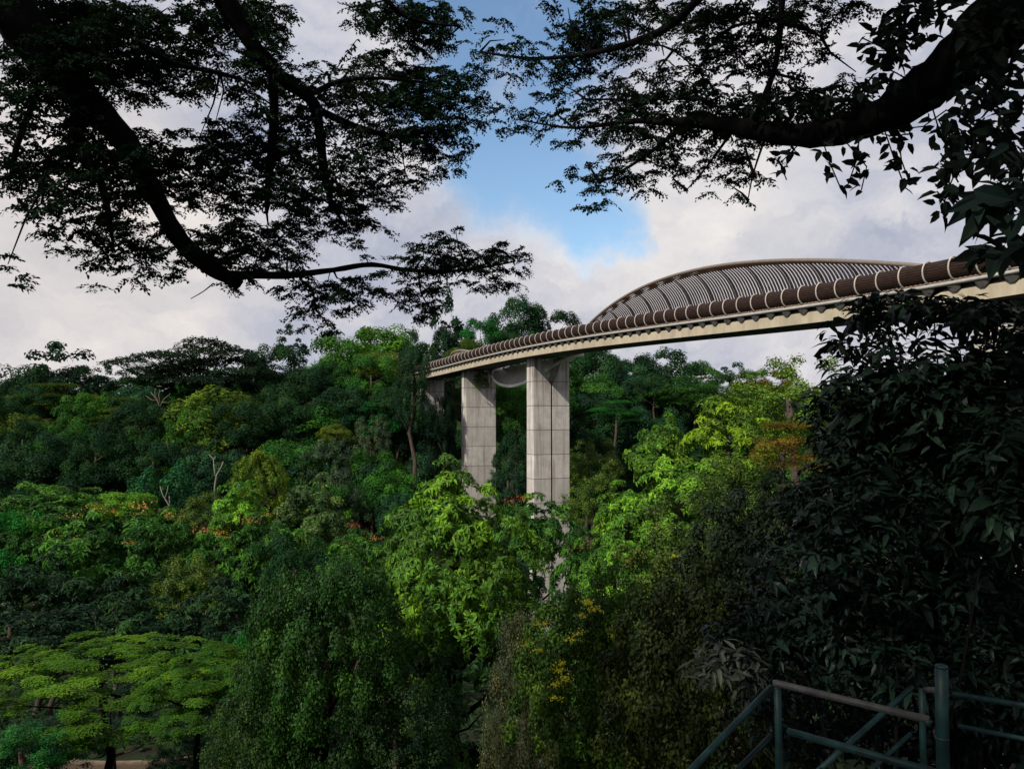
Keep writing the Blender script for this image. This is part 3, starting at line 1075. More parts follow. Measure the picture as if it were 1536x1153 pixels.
# ---- behind the bridge, right of the near pier
T(885, 528, 110, 120, 142, 'A', 'dk', 'dark tree beside the tall double pier, under the deck')
T(938, 548, 100, 90, 140, 'A', 'bl', 'blue-green tree right of the tall double pier')
T(1000, 520, 120, 100, 150, 'A', 'dk', 'dark crest tree touching the underside of the bridge')
T(1052, 538, 70, 60, 158, 'A', 'mid', 'green crest tree just right of where the deck leaves the hill')
T(1098, 545, 50, 46, 164, 'E', 'dk', 'small loose tree on the far crest with sky around it')
T(1128, 553, 60, 50, 166, 'A', 'mid', 'low green tree at the end of the far crest')
T(1160, 556, 70, 60, 160, 'A', 'br', 'brownish crown peeping over the sunny fine-leaved tree')
T(890, 588, 100, 90, 128, 'A', 'bl', 'bluish tree close right of the double pier at mid height')
T(925, 602, 90, 34, 114, 'B', 'em', 'emerald tiered tree right of the double pier')
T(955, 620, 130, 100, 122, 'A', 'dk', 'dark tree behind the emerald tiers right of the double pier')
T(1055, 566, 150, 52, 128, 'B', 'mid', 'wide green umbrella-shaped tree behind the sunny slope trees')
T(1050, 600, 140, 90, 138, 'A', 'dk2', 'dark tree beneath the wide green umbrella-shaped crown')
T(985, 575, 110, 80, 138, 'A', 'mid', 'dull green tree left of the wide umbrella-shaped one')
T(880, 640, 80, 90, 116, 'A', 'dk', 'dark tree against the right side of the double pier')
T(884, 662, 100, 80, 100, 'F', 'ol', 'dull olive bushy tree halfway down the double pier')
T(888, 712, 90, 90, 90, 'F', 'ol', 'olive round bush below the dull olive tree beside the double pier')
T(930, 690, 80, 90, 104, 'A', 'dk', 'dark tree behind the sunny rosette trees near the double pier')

# ---- lower sunny canopy
T(62, 722, 140, 90, 86, 'C', 'mid', 'glossy green tree at the front of the dark slope near left edge')
T(128, 735, 100, 80, 90, 'C', 'mid', 'small-crowned green tree left of the flat sunny one')
T(190, 737, 100, 60, 86, 'A', 'lt', 'flat-topped sunny green tree below the creeper-draped stumps')
T(18, 762, 100, 130, 78, 'A', 'em', 'vivid green tree cut by the left frame edge')
T(82, 752, 120, 110, 80, 'C', 'mid', 'green tree left of the orange-flowered tree')
OR, RD, YE, YS = 'petal_orange', 'petal_red', 'petal_yellow', 'shoot_yellow'
T(155, 768, 170, 150, 74, 'C', 'mid', 'big tree with orange flower heads and yellow shoots on its crown', 'flame_tree', blossoms=((145, 763, 10, OR), (170, 768, 8, OR), (120, 813, 10, OR), (112, 776, 10, YS), (85, 803, 9, YS), (196, 815, 7, OR)))
T(235, 765, 125, 140, 76, 'C', 'mid', 'tree with two large orange flower heads beside a white dead snag', 'flame_tree', blossoms=((212, 762, 13, OR), (250, 775, 11, OR), (205, 772, 7, YS)))
T(300, 742, 110, 90, 84, 'F', 'ol', 'olive fine-leaved tree behind the forked dead tree')
T(360, 724, 96, 120, 78, 'C', 'fr', 'fresh green large-leaved tree in front of the smooth pale conical tree')
T(466, 722, 115, 120, 78, 'C', (0.050, 0.105, 0.032), 'dome-shaped tree with pale drooping leaf rosettes')
T(320, 792, 120, 140, 72, 'C', 'mid', 'tree with red-orange flowers on its left shoulder', 'flame_tree', blossoms=((306, 796, 11, RD), (330, 800, 8, OR), (340, 806, 7, YS)))
T(402, 772, 125, 150, 72, 'C', 'mid', 'tree with small orange flower heads under the fresh green one', 'flame_tree', blossoms=((373, 782, 10, OR), (402, 773, 9, YS)))
T(538, 795, 100, 110, 64, 'C', 'mid', 'low tree with faint red flowers left of the bright large-leaved tree', 'flame_tree', blossoms=((530, 789, 8, RD), (522, 818, 7, RD), (562, 808, 7, OR)))
T(285, 838, 120, 130, 66, 'F', 'ol', 'olive fuzzy tree in the middle of the lower canopy')
T(55, 838, 170, 170, 66, 'C', 'dk', 'dark large-leaved tree below the vivid green edge tree')
T(170, 850, 170, 150, 66, 'C', 'dk', 'dark tree with visible grey trunks below the orange-flowered one', bark='bark_mid')
T(235, 905, 140, 130, 60, 'C', 'dk', 'dark tree right of the visible grey trunks')
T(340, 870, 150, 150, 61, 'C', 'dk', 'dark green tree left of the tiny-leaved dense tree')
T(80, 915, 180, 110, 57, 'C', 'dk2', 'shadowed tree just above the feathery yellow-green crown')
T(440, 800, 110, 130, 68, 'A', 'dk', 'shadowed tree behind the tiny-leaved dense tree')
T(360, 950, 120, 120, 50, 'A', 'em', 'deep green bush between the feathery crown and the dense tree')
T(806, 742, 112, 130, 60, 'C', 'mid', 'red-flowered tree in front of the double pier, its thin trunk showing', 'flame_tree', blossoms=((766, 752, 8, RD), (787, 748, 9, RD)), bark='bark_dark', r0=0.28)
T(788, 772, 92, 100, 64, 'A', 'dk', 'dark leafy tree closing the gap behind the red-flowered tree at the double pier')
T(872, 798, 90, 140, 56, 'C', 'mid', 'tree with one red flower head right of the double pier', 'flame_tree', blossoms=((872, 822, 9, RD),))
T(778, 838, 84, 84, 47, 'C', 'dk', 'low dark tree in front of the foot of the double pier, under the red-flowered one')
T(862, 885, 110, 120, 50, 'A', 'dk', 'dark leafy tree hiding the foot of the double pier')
T(770, 900, 90, 120, 46, 'A', 'dk2', 'dark tree behind the right shoulder of the bright large-leaved tree')

# ---- slope right of the valley
T(1185, 540, 200, 150, 44, 'F', (0.070, 0.150, 0.012), 'sunny fine-leaved tree against the sky below the bridge')
T(1095, 598, 150, 150, 38, 'C', 'yl', 'yellow-green drooping-leaved tree on the right slope, brightest of its cluster')
T(990, 632, 92, 110, 41, 'C', 'fr', 'bright fresh tree forming the left tip of the sunny right slope')
T(1020, 685, 150, 140, 36, 'C', 'fr', 'fresh green tree in the centre of the sunny right slope')
T(942, 725, 110, 130, 38, 'C', 'fr', 'fresh green tree lowest at the valley edge of the sunny slope')
T(930, 800, 120, 130, 33, 'C', 'lt', 'green tree behind the top of the yellow-flowered shrub')
T(1130, 690, 190, 170, 31, 'F', 'ol', 'olive-brown fine-leaved tree below the yellow-green drooping one')
T(1175, 636, 150, 80, 30, 'B', 'br', 'golden-brown tiered tree beside the dark glossy trees')
T(1040, 760, 230, 230, 25, 'F', (0.028, 0.058, 0.010), 'dark olive fine-leaved tree behind the yellow-flowered shrub')

# ---- nearer trees on the valley side
def feathery(seed, n_pl=170, per=420, leaf=0.034):
    rg = np.random.RandomState(seed)
    a = rg.uniform(0, 6.28, n_pl)
    rr = np.sqrt(rg.uniform(0, 1, n_pl))
    tier = rg.choice([1.05, 0.68, 0.3, -0.05], n_pl, p=[0.34, 0.28, 0.22, 0.16])
    cz = tier * (1 - 0.55 * rr ** 2) * 1.0 - 0.25 + rg.normal(0, 0.09, n_pl)
    c = np.stack([rr * np.cos(a), rr * np.sin(a), cz], axis=1)
    ln = rg.uniform(0.08, 0.20, n_pl)
    idx = np.repeat(np.arange(n_pl), per)
    n = len(idx)
    az = a[idx] + rg.normal(0, 0.55, n)
    t = rg.uniform(0, 1, n)
    od = np.stack([np.cos(az), np.sin(az), 0 * az], axis=1)
    sd = np.stack([-np.sin(az), np.cos(az), 0 * az], axis=1)
    w = rg.normal(0, 0.22, n) * (1 - 0.6 * t)
    off = od * (t * ln[idx])[:, None] + sd * (w * ln[idx])[:, None]
    off[:, 2] += 0.05 * np.sin(t * 2.2) - 0.10 * t * t - 0.10 * w * w + rg.normal(0, 0.012, n)
    nrm = norm(np.array([0, 0, 1.0]) + 0.4 * od * t[:, None] + rg.normal(0, 0.28, (n, 3)))
    L = leaf * rg.uniform(0.5, 1.1, n)
    return c[idx] + off, nrm, od + rg.normal(0, 0.5, (n, 3)), L, L * 0.45, rg.uniform(-1, 1, n_pl)[idx]


fm = leaf_mesh('crown', *feathery(5), droop=0.3)
fm.materials.append(M['leaf'])
T(150, 962, 380, 120, 36, 'G', (0.050, 0.122, 0.009), 'wide feathery yellow-green tree with flat layered crown beside the tan path', 'feathery_tree', crown_mesh=fm, bark='bark_dark', trunk_px=185, r0=0.30)
fm2 = leaf_mesh('crown', *feathery(8, 120), droop=0.3)
fm2.materials.append(M['leaf'])
T(300, 985, 190, 150, 33, 'G', (0.034, 0.094, 0.010), 'smaller feathery olive tree tucked between the wide feathery tree and dense dark tree', 'feathery_tree', crown_mesh=fm2, bark='bark_dark')
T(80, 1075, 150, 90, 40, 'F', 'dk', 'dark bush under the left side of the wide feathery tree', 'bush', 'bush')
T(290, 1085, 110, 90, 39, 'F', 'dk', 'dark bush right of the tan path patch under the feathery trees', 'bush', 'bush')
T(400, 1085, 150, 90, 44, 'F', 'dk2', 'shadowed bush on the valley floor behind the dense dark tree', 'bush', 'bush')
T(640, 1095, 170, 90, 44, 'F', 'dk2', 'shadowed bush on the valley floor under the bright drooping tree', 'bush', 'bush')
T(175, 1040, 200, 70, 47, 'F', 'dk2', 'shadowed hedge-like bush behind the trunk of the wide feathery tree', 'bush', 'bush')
T(30, 1085, 150, 110, 29, 'F', 'em', 'low bright green bush at the bottom left corner', 'bush', 'bush')

hm = leaf_mesh('crown', *crown_pads(71, 210, 15, 9, 0.056, -0.85, (0.12, 0.22), 0.30, 0.14, (0.45, 1.0)), droop=0.5, big=True)
hm.materials.append(M['leaf_big'])
T(684, 694, 282, 340, 37, 'C', 'hero', 'tall bright tree with large drooping leaves, in front of the bridge piers', 'broadleaf_tree', crown_mesh=hm, bark='bark_dark')
hm2 = leaf_mesh('crown', *crown_pads(72, 100, 10, 9, 0.075, -0.9, (0.13, 0.24), 0, 0.2, (0.5, 1.0)), droop=0.5, big=True)
hm2.materials.append(M['leaf_big'])
T(690, 930, 250, 300, 35, 'C', (0.012, 0.045, 0.012), 'shadowed broad-leaved tree under the tall bright drooping one', 'broadleaf_tree', crown_mesh=hm2, bark='bark_dark')

dm = leaf_mesh('crown', *crown_fine(81, 90000, 0.026, -0.95, 0.16, 0.5, 0.25, 420, 0.12), droop=0.15)
dm.materials.append(M['leaf_small'])
T(492, 806, 270, 420, 30, 'F', (0.016, 0.052, 0.008), 'dense dark tree of tiny glinting leaves between the feathery and the bright tree', 'dense_tree', crown_mesh=dm, bark='bark_dark')
dm2 = leaf_mesh('crown', *crown_fine(82, 30000, 0.032, -0.95, 0.16, 0.55, 0.1, 260, 0.14), droop=0.15)
dm2.materials.append(M['leaf_small'])
T(395, 1000, 170, 230, 29, 'F', (0.016, 0.045, 0.010), 'low small-leaved bush at the left foot of the dense dark tree', 'bush', 'bush', crown_mesh=dm2)
T(590, 1010, 190, 240, 29, 'F', (0.012, 0.032, 0.010), 'low small-leaved bush at the right foot of the dense dark tree', 'bush', 'bush', crown_mesh=dm2)

# yellow-flowered shrub and its neighbours on the near slope
sm = leaf_mesh('crown', *crown_fine(91, 42000, 0.042, -0.95, 0.18, 0.55, 0.1, 260, 0.13), droop=0.15)
sm.materials.append(M['leaf_small'])
YB = tuple((x, y, r, YE) for x, y, r in ((880, 905, 8), (892, 915, 7), (873, 925, 6), (858, 960, 7), (868, 950, 6), (838, 1005, 8), (846, 1018, 7), (834, 1028, 8), (842, 995, 6), (832, 1048, 6),
                                        (805, 937, 5), (818, 936, 5), (788, 968, 4), (810, 976, 6), (926, 946, 7), (920, 955, 5), (942, 842, 4), (1012, 835, 4)))
T(900, 868, 230, 340, 17, 'F', (0.034, 0.076, 0.010), 'small-leaved shrub sprinkled with yellow flowers on the near slope', 'flowering_shrub', 'shrub', crown_mesh=sm, blossoms=YB)
T(790, 930, 130, 300, 18.5, 'F', (0.045, 0.060, 0.030), 'grey-green small-leaved shrub left of the yellow-flowered one', 'shrub', 'shrub', crown_mesh=dm2)
T(1050, 850, 260, 400, 13.5, 'F', (0.020, 0.038, 0.008), 'dark brown-green small-leaved shrub right of the yellow-flowered one', 'shrub', 'shrub', crown_mesh=sm)
T(1150, 720, 230, 330, 14, 'F', (0.012, 0.024, 0.010), 'dark small-leaved tree behind the dark glossy-leaved trees', 'small_leaved_tree', 'tree', crown_mesh=sm)


# ---- dark glossy large-leaved plants at the viewer's right
def foliage_blobs(blobs, seed, leaf, per=7, wide=0.40, dens=1.0, droop=0.35):
    """rosettes of big leaves spread through the volume of several ellipsoids (px, py, rx, ry, distance, rosettes)"""
    rg = np.random.RandomState(seed)
    P, Nn, D, LL, TT = [], [], [], [], []
    for (px, py, rx, ry, Y, n) in blobs:
        n = int(n * dens)
        Y = Y + rg.uniform(-0.7, 0.7)
        c = np.array(at(px, py, Y))
        r = np.array([rx * Y / FPX, 0.8 * (rx + ry) * 0.5 * Y / FPX, ry * Y / FPX])
        q = rdir(rg, n) * (rg.uniform(0.05, 1, n) ** (1 / 2.4))[:, None]
        cc = c + q * r
        idx = np.repeat(np.arange(n), per)
        m = len(idx)
        upv = norm(np.array([0, 0, 1.0]) + 0.5 * q + rg.normal(0, 0.35, (n, 3)))[idx]
        out = norm(rg.normal(0, 1, (m, 3)))
        out = norm(out - upv * np.sum(out * upv, axis=1, keepdims=True) + upv * rg.uniform(-0.55, 0.25, (m, 1)))
        P.append(cc[idx] + out * leaf * 0.15 + rg.normal(0, leaf * 0.25, (m, 3)))
        Nn.append(norm(upv + rg.normal(0, 0.3, (m, 3))))
        D.append(out)
        LL.append(leaf * rg.uniform(0.6, 1.25, m) * np.exp(rg.normal(0, 0.28, n))[idx])
        TT.append(rg.uniform(-1, 1, n)[idx])
    P, Nn, D, LL, TT = (np.concatenate(q) for q in (P, Nn, D, LL, TT))
    return P, Nn, D, LL, LL * wide * rg.uniform(0.75, 1.2, len(LL)), TT


def blob_plant(name, label, cat, blobs, seed, leaf, colour, base_px, baseY, stems, mat='leaf_gloss', **kw):
    bx = (base_px - CX) / FPX * baseY
    gz = tz(bx, baseY)
    root = thing(name, label, cat, (bx, baseY, gz))
    P, Nn, D, LL, WW, TT = foliage_blobs(blobs, seed, leaf, **kw)
    P = P - np.array([bx, baseY, gz])
    link('crown', leaf_mesh('crown', P, Nn, D, LL, WW, TT, droop=0.35, big=True), M[mat], root, None, colour)
    mb = MB()
    rg = random.Random(seed)
    b = Vector((bx, baseY, gz))
    for (px, py, Y, r) in stems:
        e = at(px, py, Y)
        m1 = b.lerp(e, 0.35) + Vector((rg.uniform(-.2, .2), rg.uniform(-.2, .2), 0.15 * (e - b).length))
        mb.tube([(0, 0, -0.4), tuple(m1 - b), tuple(b.lerp(e, 0.75) - b + Vector((0, 0, 0.1))), tuple(e - b)], [r * 0.6, r * 0.45, r * 0.3, r * 0.12], 7)
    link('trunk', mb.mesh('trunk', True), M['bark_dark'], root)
    return root


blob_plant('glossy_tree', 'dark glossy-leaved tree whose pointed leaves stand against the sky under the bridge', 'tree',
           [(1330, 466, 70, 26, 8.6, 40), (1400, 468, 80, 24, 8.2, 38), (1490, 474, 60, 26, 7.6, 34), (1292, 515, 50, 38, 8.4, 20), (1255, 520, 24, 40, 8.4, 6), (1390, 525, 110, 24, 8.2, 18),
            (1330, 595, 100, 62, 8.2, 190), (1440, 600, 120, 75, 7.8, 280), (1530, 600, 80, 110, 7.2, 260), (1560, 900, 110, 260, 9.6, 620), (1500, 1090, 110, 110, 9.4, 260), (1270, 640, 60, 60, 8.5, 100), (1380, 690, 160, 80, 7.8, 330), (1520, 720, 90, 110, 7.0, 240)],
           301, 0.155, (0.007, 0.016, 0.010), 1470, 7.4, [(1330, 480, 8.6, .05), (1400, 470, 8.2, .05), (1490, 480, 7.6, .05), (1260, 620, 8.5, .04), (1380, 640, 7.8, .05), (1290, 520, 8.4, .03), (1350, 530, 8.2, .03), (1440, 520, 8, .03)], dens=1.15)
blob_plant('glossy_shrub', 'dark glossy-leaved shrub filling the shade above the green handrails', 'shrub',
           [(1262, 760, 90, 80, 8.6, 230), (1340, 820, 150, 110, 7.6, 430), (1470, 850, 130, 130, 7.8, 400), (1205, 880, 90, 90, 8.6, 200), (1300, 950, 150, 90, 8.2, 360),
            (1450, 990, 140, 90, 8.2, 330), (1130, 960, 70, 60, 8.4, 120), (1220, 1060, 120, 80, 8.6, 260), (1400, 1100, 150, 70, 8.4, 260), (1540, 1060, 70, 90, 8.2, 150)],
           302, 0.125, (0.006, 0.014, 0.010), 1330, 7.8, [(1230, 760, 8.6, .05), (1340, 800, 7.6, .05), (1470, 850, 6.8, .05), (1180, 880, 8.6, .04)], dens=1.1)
blob_plant('broadleaf_sapling', 'young plant with pale hanging leaves left of the worn handrail', 'plant',
           [(1085, 985, 42, 26, 7.4, 22), (1060, 1008, 26, 16, 7.3, 10), (1110, 1010, 36, 20, 7.2, 12)],
           303, 0.15, (0.032, 0.043, 0.032), 1110, 7.6, [(1085, 985, 7.4, .02), (1110, 1010, 7.2, .02)], wide=0.30)


# ---- fill: the closed forest on the far slope
SKY_PX = np.array([-200, 0, 95, 160, 280, 400, 480, 560, 620, 650, 700, 780, 860, 1000, 1100, 1250, 1400])
SKY_PY = np.array([575, 572, 556, 580, 560, 548, 528, 510, 535, 545, 505, 478, 490, 552, 572, 590, 600])
rgf = random.Random(5)
n_fill = 0
FILL = [('dk', 'dark rounded forest tree in the closed canopy of the far slope', 'dark trees of the far slope'),
        ('mid', 'mid-green rounded forest tree in the closed canopy of the far slope', 'mid-green trees of the far slope'),
        ('bl', 'bluish-green forest tree in the closed canopy of the far slope', 'bluish trees of the far slope')]
for row_y in (92, 101, 111, 122, 133, 145, 157, 169):
    px = -120 + rgf.uniform(0, 40)
    while px < 1300:
        Y = row_y + rgf.uniform(-4, 4)
        x = (px - CX) / FPX * Y
        h = rgf.uniform(11, 16)
        w = rgf.uniform(7.5, 11)
        topz = tz(x, Y) + h
        py = HORIZON - topz / Y * FPX
        lim = float(np.interp(px, SKY_PX, SKY_PY)) + rgf.uniform(4, 24)
        py = max(py, lim)
        # keep the bridge, its piers and the gap of sky clear
        s_br = (Vector((x, Y, 0)) - P1).dot(-BD)
        o_br = (Vector((x, Y, 0)) - P1).dot(BN)
        clear = not (abs(o_br) < 3 + w * 0.5 and s_br > -62)
        if clear and not (px > 640 and o_br < 0):
            c, lab, grp = FILL[rgf.choice([0, 0, 0, 1, 1, 2])]
            tree(px, py, w * FPX / Y, w * 0.95 * FPX / Y, Y, 'A', c, lab, group=grp)
            n_fill += 1
        px += w * FPX / Y * rgf.uniform(0.7, 1.0)

# ---- creeper-draped stumps, dead trees
def column(px, top, wpx, hpx, Y, label):
    ctr = at(px, top + hpx / 2, Y)
    gz = tz(ctr.x, Y)
    rx, rz = wpx / 2 * Y / FPX, (ctr.z - gz + hpx / 2 * Y / FPX) / 2
    root = thing('creeper_stump', label, 'plant', (ctr.x, Y, gz))
    rg = np.random.RandomState(int(px))
    n = 5000
    d = rdir(rg, n, -0.9, 1.0)
    f = 1 + 0.14 * np.sin(5 * d[:, 2] + px) + 0.1 * np.sin(7 * d[:, 0])
    pos = d * f[:, None] * np.array([rx, rx, rz]) * rg.uniform(0.85, 1.02, (n, 1)) + np.array([0, 0, rz])
    nrm = norm(d + np.array([0, 0, .2]) + rg.normal(0, 0.45, (n, 3)))
    me = leaf_mesh('creeper', pos, nrm, np.array([0, 0, -1.0]) + rg.normal(0, 0.6, (n, 3)), 0.42, 0.26, droop=0.2)
    link('creeper', me, M['leaf'], root, None, (0.016, 0.085, 0.03))
    mb = MB()
    mb.tube([(0, 0, -0.5), (0.1, 0, rz), (0, 0, rz * 1.8)], [0.4, 0.3, 0.15], 7)
    link('trunk', mb.mesh('trunk', True), M['bark'], root)


column(217, 716, 52, 66, 100, 'short stump draped in bright green creeper on the left slope')
column(266, 700, 62, 74, 104, 'taller stump draped in green creeper next to the shorter one')


def dead_tree(label, lines, Y, bpx, name='dead_tree', bark='bark_pale'):
    """lines: [(px, py, radius px), ...] per limb"""
    bx = (bpx - CX) / FPX * Y
    gz = tz(bx, Y)
    root = thing(name, label, 'dead tree', (bx, Y, gz))
    mb = MB()
    first = lines[0][0]
    q0 = at(first[0], first[1], Y)
    mb.tube([(0, 0, -0.4), (q0.x - bx, 0, q0.z - gz)], [first[2] * 1.1 * Y / FPX, 0.62 * first[2] * Y / FPX], 7)
    for li, l in enumerate(lines):
        pts = [at(a, b, Y + (0.4 * j if li else 0)) - Vector((bx, Y, gz)) for j, (a, b, r) in enumerate(l)]
        mb.tube(pts, [0.62 * r * Y / FPX for a, b, r in l], 6)
    link('trunk', mb.mesh('trunk', True), M[bark], root)


dead_tree('leafless pale snag forked in two above the lower canopy', [[(323, 758, 2.2), (322, 730, 2), (325, 712, 1.8), (332, 700, 1.5), (335, 692, 1.1)], [(323, 714, 1.5), (321, 700, 1.3), (320, 688, 1.0), (313, 681, .6)], [(320, 690, 1.0), (324, 684, .6)]], 92, 324)
dead_tree('thin white snag behind the orange flower heads', [[(258, 772, 1.8), (255, 760, 1.6), (250, 752, 1.4), (244, 742, 1.0), (240, 729, .8)], [(255, 762, 1.5), (254, 750, 1.3), (254, 744, 1)], [(247, 748, 1), (251, 736, .7), (252, 728, .5)]], 82, 258)
dead_tree('bare pinkish twiggy crown below the umbrella tree', [[(240, 640, 1.6), (240, 612, 1.4), (236, 600, 1), (226, 588, .6)], [(240, 610, 1), (246, 598, .8), (256, 590, .5)], [(240, 604, .9), (238, 592, .7), (240, 584, .5)], [(238, 600, .7), (228, 600, .6), (218, 593, .4)], [(243, 603, .7), (252, 604, .6), (262, 600, .4)], [(236, 598, .6), (232, 590, .5), (233, 582, .4)]], 124, 240, bark='bark_mid')

# shrub growing out of the ledge of the single pier
q = at(722, 572, axis(-24, 0).y - 2.2)
root = thing('ledge_shrub', 'small green shrub growing from the top of the single-slab pier', 'shrub', q)
cp = proto('F', 1)
o = link('crown', cp, None, root, (0, 0, 0), (0.06, 0.10, 0.02))
o.scale = (1.15, 1.0, 1.25)
mb = MB()
mb.tube([(0.3, 1.4, -0.4), (0.1, 0.7, -0.3), (0, 0, 0.2)], [0.08, 0.06, 0.03], 6)
link('trunk', mb.mesh('trunk'), M['bark'], root)

# ------------------------------------------------------------------ undergrowth on the slopes
def undergrowth():
    rg = np.random.RandomState(77)
    n = 46000
    y = rg.uniform(6, 180, n)
    x = rg.uniform(-0.75, 0.75, n) * (y + 12)
    keep = ~((np.abs(y - (52 + 2.2 * np.sin(x * 0.06))) < 3.4) & (x < -20))
    keep &= ~((x > 0.6) & (x < 5.6) & (y < 7.5))
    x, y = x[keep], y[keep]
    n = len(x)
    z = terrain(x, y) + rg.uniform(0.05, 1.3, n) ** 1.5
    sc = np.clip(y / 90, 0.28, 1.0)
    nrm = norm(np.array([0, -0.2, 1.0]) + rg.normal(0, 0.5, (n, 3)))
    me = leaf_mesh('undergrowth', np.stack([x, y, z], axis=1), nrm, rg.normal(0, 1, (n, 3)), 0.95 * sc, 0.6 * sc, droop=0.3)
    o = link('undergrowth', me, M['leaf'], None, None, (0.012, 0.030, 0.012))
    o['kind'] = 'stuff'


undergrowth()

# ------------------------------------------------------------------ overhanging rain trees
LEFT_GRID = [
    "799999887766677875....5777763",
    "379999987666777876....6666776",
    "469998886667744 84......16762",
    "67877888776753357 4....455310".replace(' ', ''),
    "776789887776645475123345677765 3".replace(' ', ''),
    "6767997665444454366456777788875 2".replace(' ', ''),
    "66458940000000035266445667888763",
    "543467500000134263664344556776 3".replace(' ', ''),
    "33247744354346667665445788875310",
    "54568888877767776 7655556535442".replace(' ', ''),
    "87678888867767668677665544333",
    "65555676776677677777766554 1".replace(' ', ''),
    "3265566644454566676777664",
    "034445653221003434555663",
    "01333555543466776644443200132",
    "0000335466544666775310200256524 53".replace(' ', ''),
    "400003333543245566310000267767752",
    "300000111012002212344454134432442",
    "00000000000001100035565345530",
    "0000000000000000004543000343",
    "00000000000000000001210",
]
RIGHT_GRID = {
    0: (34, "325776666777767666 54 3".replace(' ', '')),
    1: (30, "4200336776556676676644320"),
    2: (29, "2545546875443 466656642 2".replace(' ', '')),
    3: (29, "356666776422224655545310"),
    4: (31, "35566533445444444530012"),
    5: (32, "1444456666666543343350"),
    6: (31, "02423456766666777655664"),
    7: (31, "35444457766788887776640"),
    8: (32, "2354335566666666300"),
    9: (38, "45555455542"),
    10: (36, "355655334342"),
    11: (35, "35432311122320"),
    12: (36, "1310000000200"),
}


def sprays(cells, depth_fn, seed, leaflet=0.050, pairs=8, gain=1.0, thick=0.55):
    """feathery leaves: each a stalk with two rows of leaflets, spread round the cells' places and depths"""
    rg = np.random.RandomState(seed)
    P, Nn, D, LL = [], [], [], []
    for (px, py, dens) in cells:
        if dens <= 0:
            continue
        cov = min(dens / 10.0 * 1.02, 0.955)
        k = -math.log(1 - cov) * 576.0 * gain
        Yc = depth_fn(px, py)
        pxl = FPX / Yc
        area = pairs * 2 * (leaflet * pxl) * (leaflet * 0.5 * pxl) * 0.5 * 0.62
        n = k / area
        n /= 5.0                                       # five stalks make one fan
        n = int(n) + (1 if rg.uniform() < n - int(n) else 0)
        for _ in range(n):
            Y = Yc + rg.normal(0, thick)
            c0 = np.array(at(px + rg.uniform(-13, 13), py + rg.uniform(-13, 13), Y))
            a0 = rg.uniform(0, 6.28)
            tilt = rg.uniform(-0.35, 0.2)
            for q in range(5):
                a = a0 + (q - 2) * 0.55 + rg.normal(0, 0.12)
                ax = np.array([math.cos(a), math.sin(a), tilt + rg.normal(0, 0.12)])
                ax /= np.linalg.norm(ax)
                up = np.array([rg.normal(0, .35), rg.normal(0, .35) - 0.25, 1.0])
                up -= ax * up.dot(ax)
                up /= np.linalg.norm(up)
                sd = np.cross(up, ax)
                ln = leaflet * pairs * 0.40 * rg.uniform(0.75, 1.2)
                t = np.repeat(np.linspace(0.12, 1.0, pairs), 2)
                sg = np.tile([-1.0, 1.0], pairs)
                pos = c0 + ax * (t * ln)[:, None] - np.array([0, 0, 1]) * (0.35 * ln * t ** 2)[:, None] + rg.normal(0, 0.006, (len(t), 3))
                dr = sd * sg[:, None] * 0.9 + ax * 0.6 + rg.normal(0, 0.18, (len(t), 3)) - np.array([0, 0, 0.25])
                P.append(pos)
                D.append(dr)
                Nn.append(norm(up + sd * sg[:, None] * 0.25 + rg.normal(0, 0.35, (len(t), 3))))
                LL.append(leaflet * rg.uniform(0.75, 1.2, len(t)))
    P, Nn, D, LL = (np.concatenate(q) for q in (P, Nn, D, LL))
    return P, Nn, norm(D), LL, LL * 0.54


def shade_crown(seed, x0, x1, y0, y1, z0, z1, n):
    """the part of a crown over the viewer's head, out of the frame"""
    rg = np.random.RandomState(seed)
    pts = np.stack([rg.uniform(x0, x1, n), rg.uniform(y0, y1, n), rg.uniform(z0, z1, n)], axis=1)
    idx = np.repeat(np.arange(n), 14)
    m = len(idx)
    pos = pts[idx] + rg.normal(0, 0.22, (m, 3)) * np.array([1, 1, .4])
    return pos, norm(np.array([0, 0, 1.0]) + rg.normal(0, .4, (m, 3))), rg.normal(0, 1, (m, 3)), np.full(m, 0.15), np.full(m, 0.085)


def cat_leaves(*sets):
    return tuple(np.concatenate([np.broadcast_to(s[i], (len(s[0]),)) if i > 2 else s[i] for s in sets]) for i in range(5))


def limb_mesh(mb, lines, origin):
    for l in lines:
        # smooth the polyline
        pts = [at(a, b, Y) for a, b, Y, r in l]
        rad = [0.84 * r * Y / FPX for a, b, Y, r in l]
        P, Q, px0 = [], [], l[0][0]
        n = len(pts)
        for i in range(n - 1):
            p0, p1, p2, p3 = pts[max(i - 1, 0)], pts[i], pts[i + 1], pts[min(i + 2, n - 1)]
            for k in range(4):
                t = k / 4
                P.append(0.5 * ((2 * p1) + (p2 - p0) * t + (2 * p0 - 5 * p1 + 4 * p2 - p3) * t * t + (3 * p1 - p0 - 3 * p2 + p3) * t ** 3))
                Q.append((rad[i] * (1 - t) + rad[i + 1] * t) * (1 + 0.07 * math.sin(len(P) * 2.3) + 0.05 * math.sin(len(P) * 0.9 + px0)))
        P.append(pts[-1])
        Q.append(rad[-1])
        mb.tube([p - origin for p in P], Q, 9)


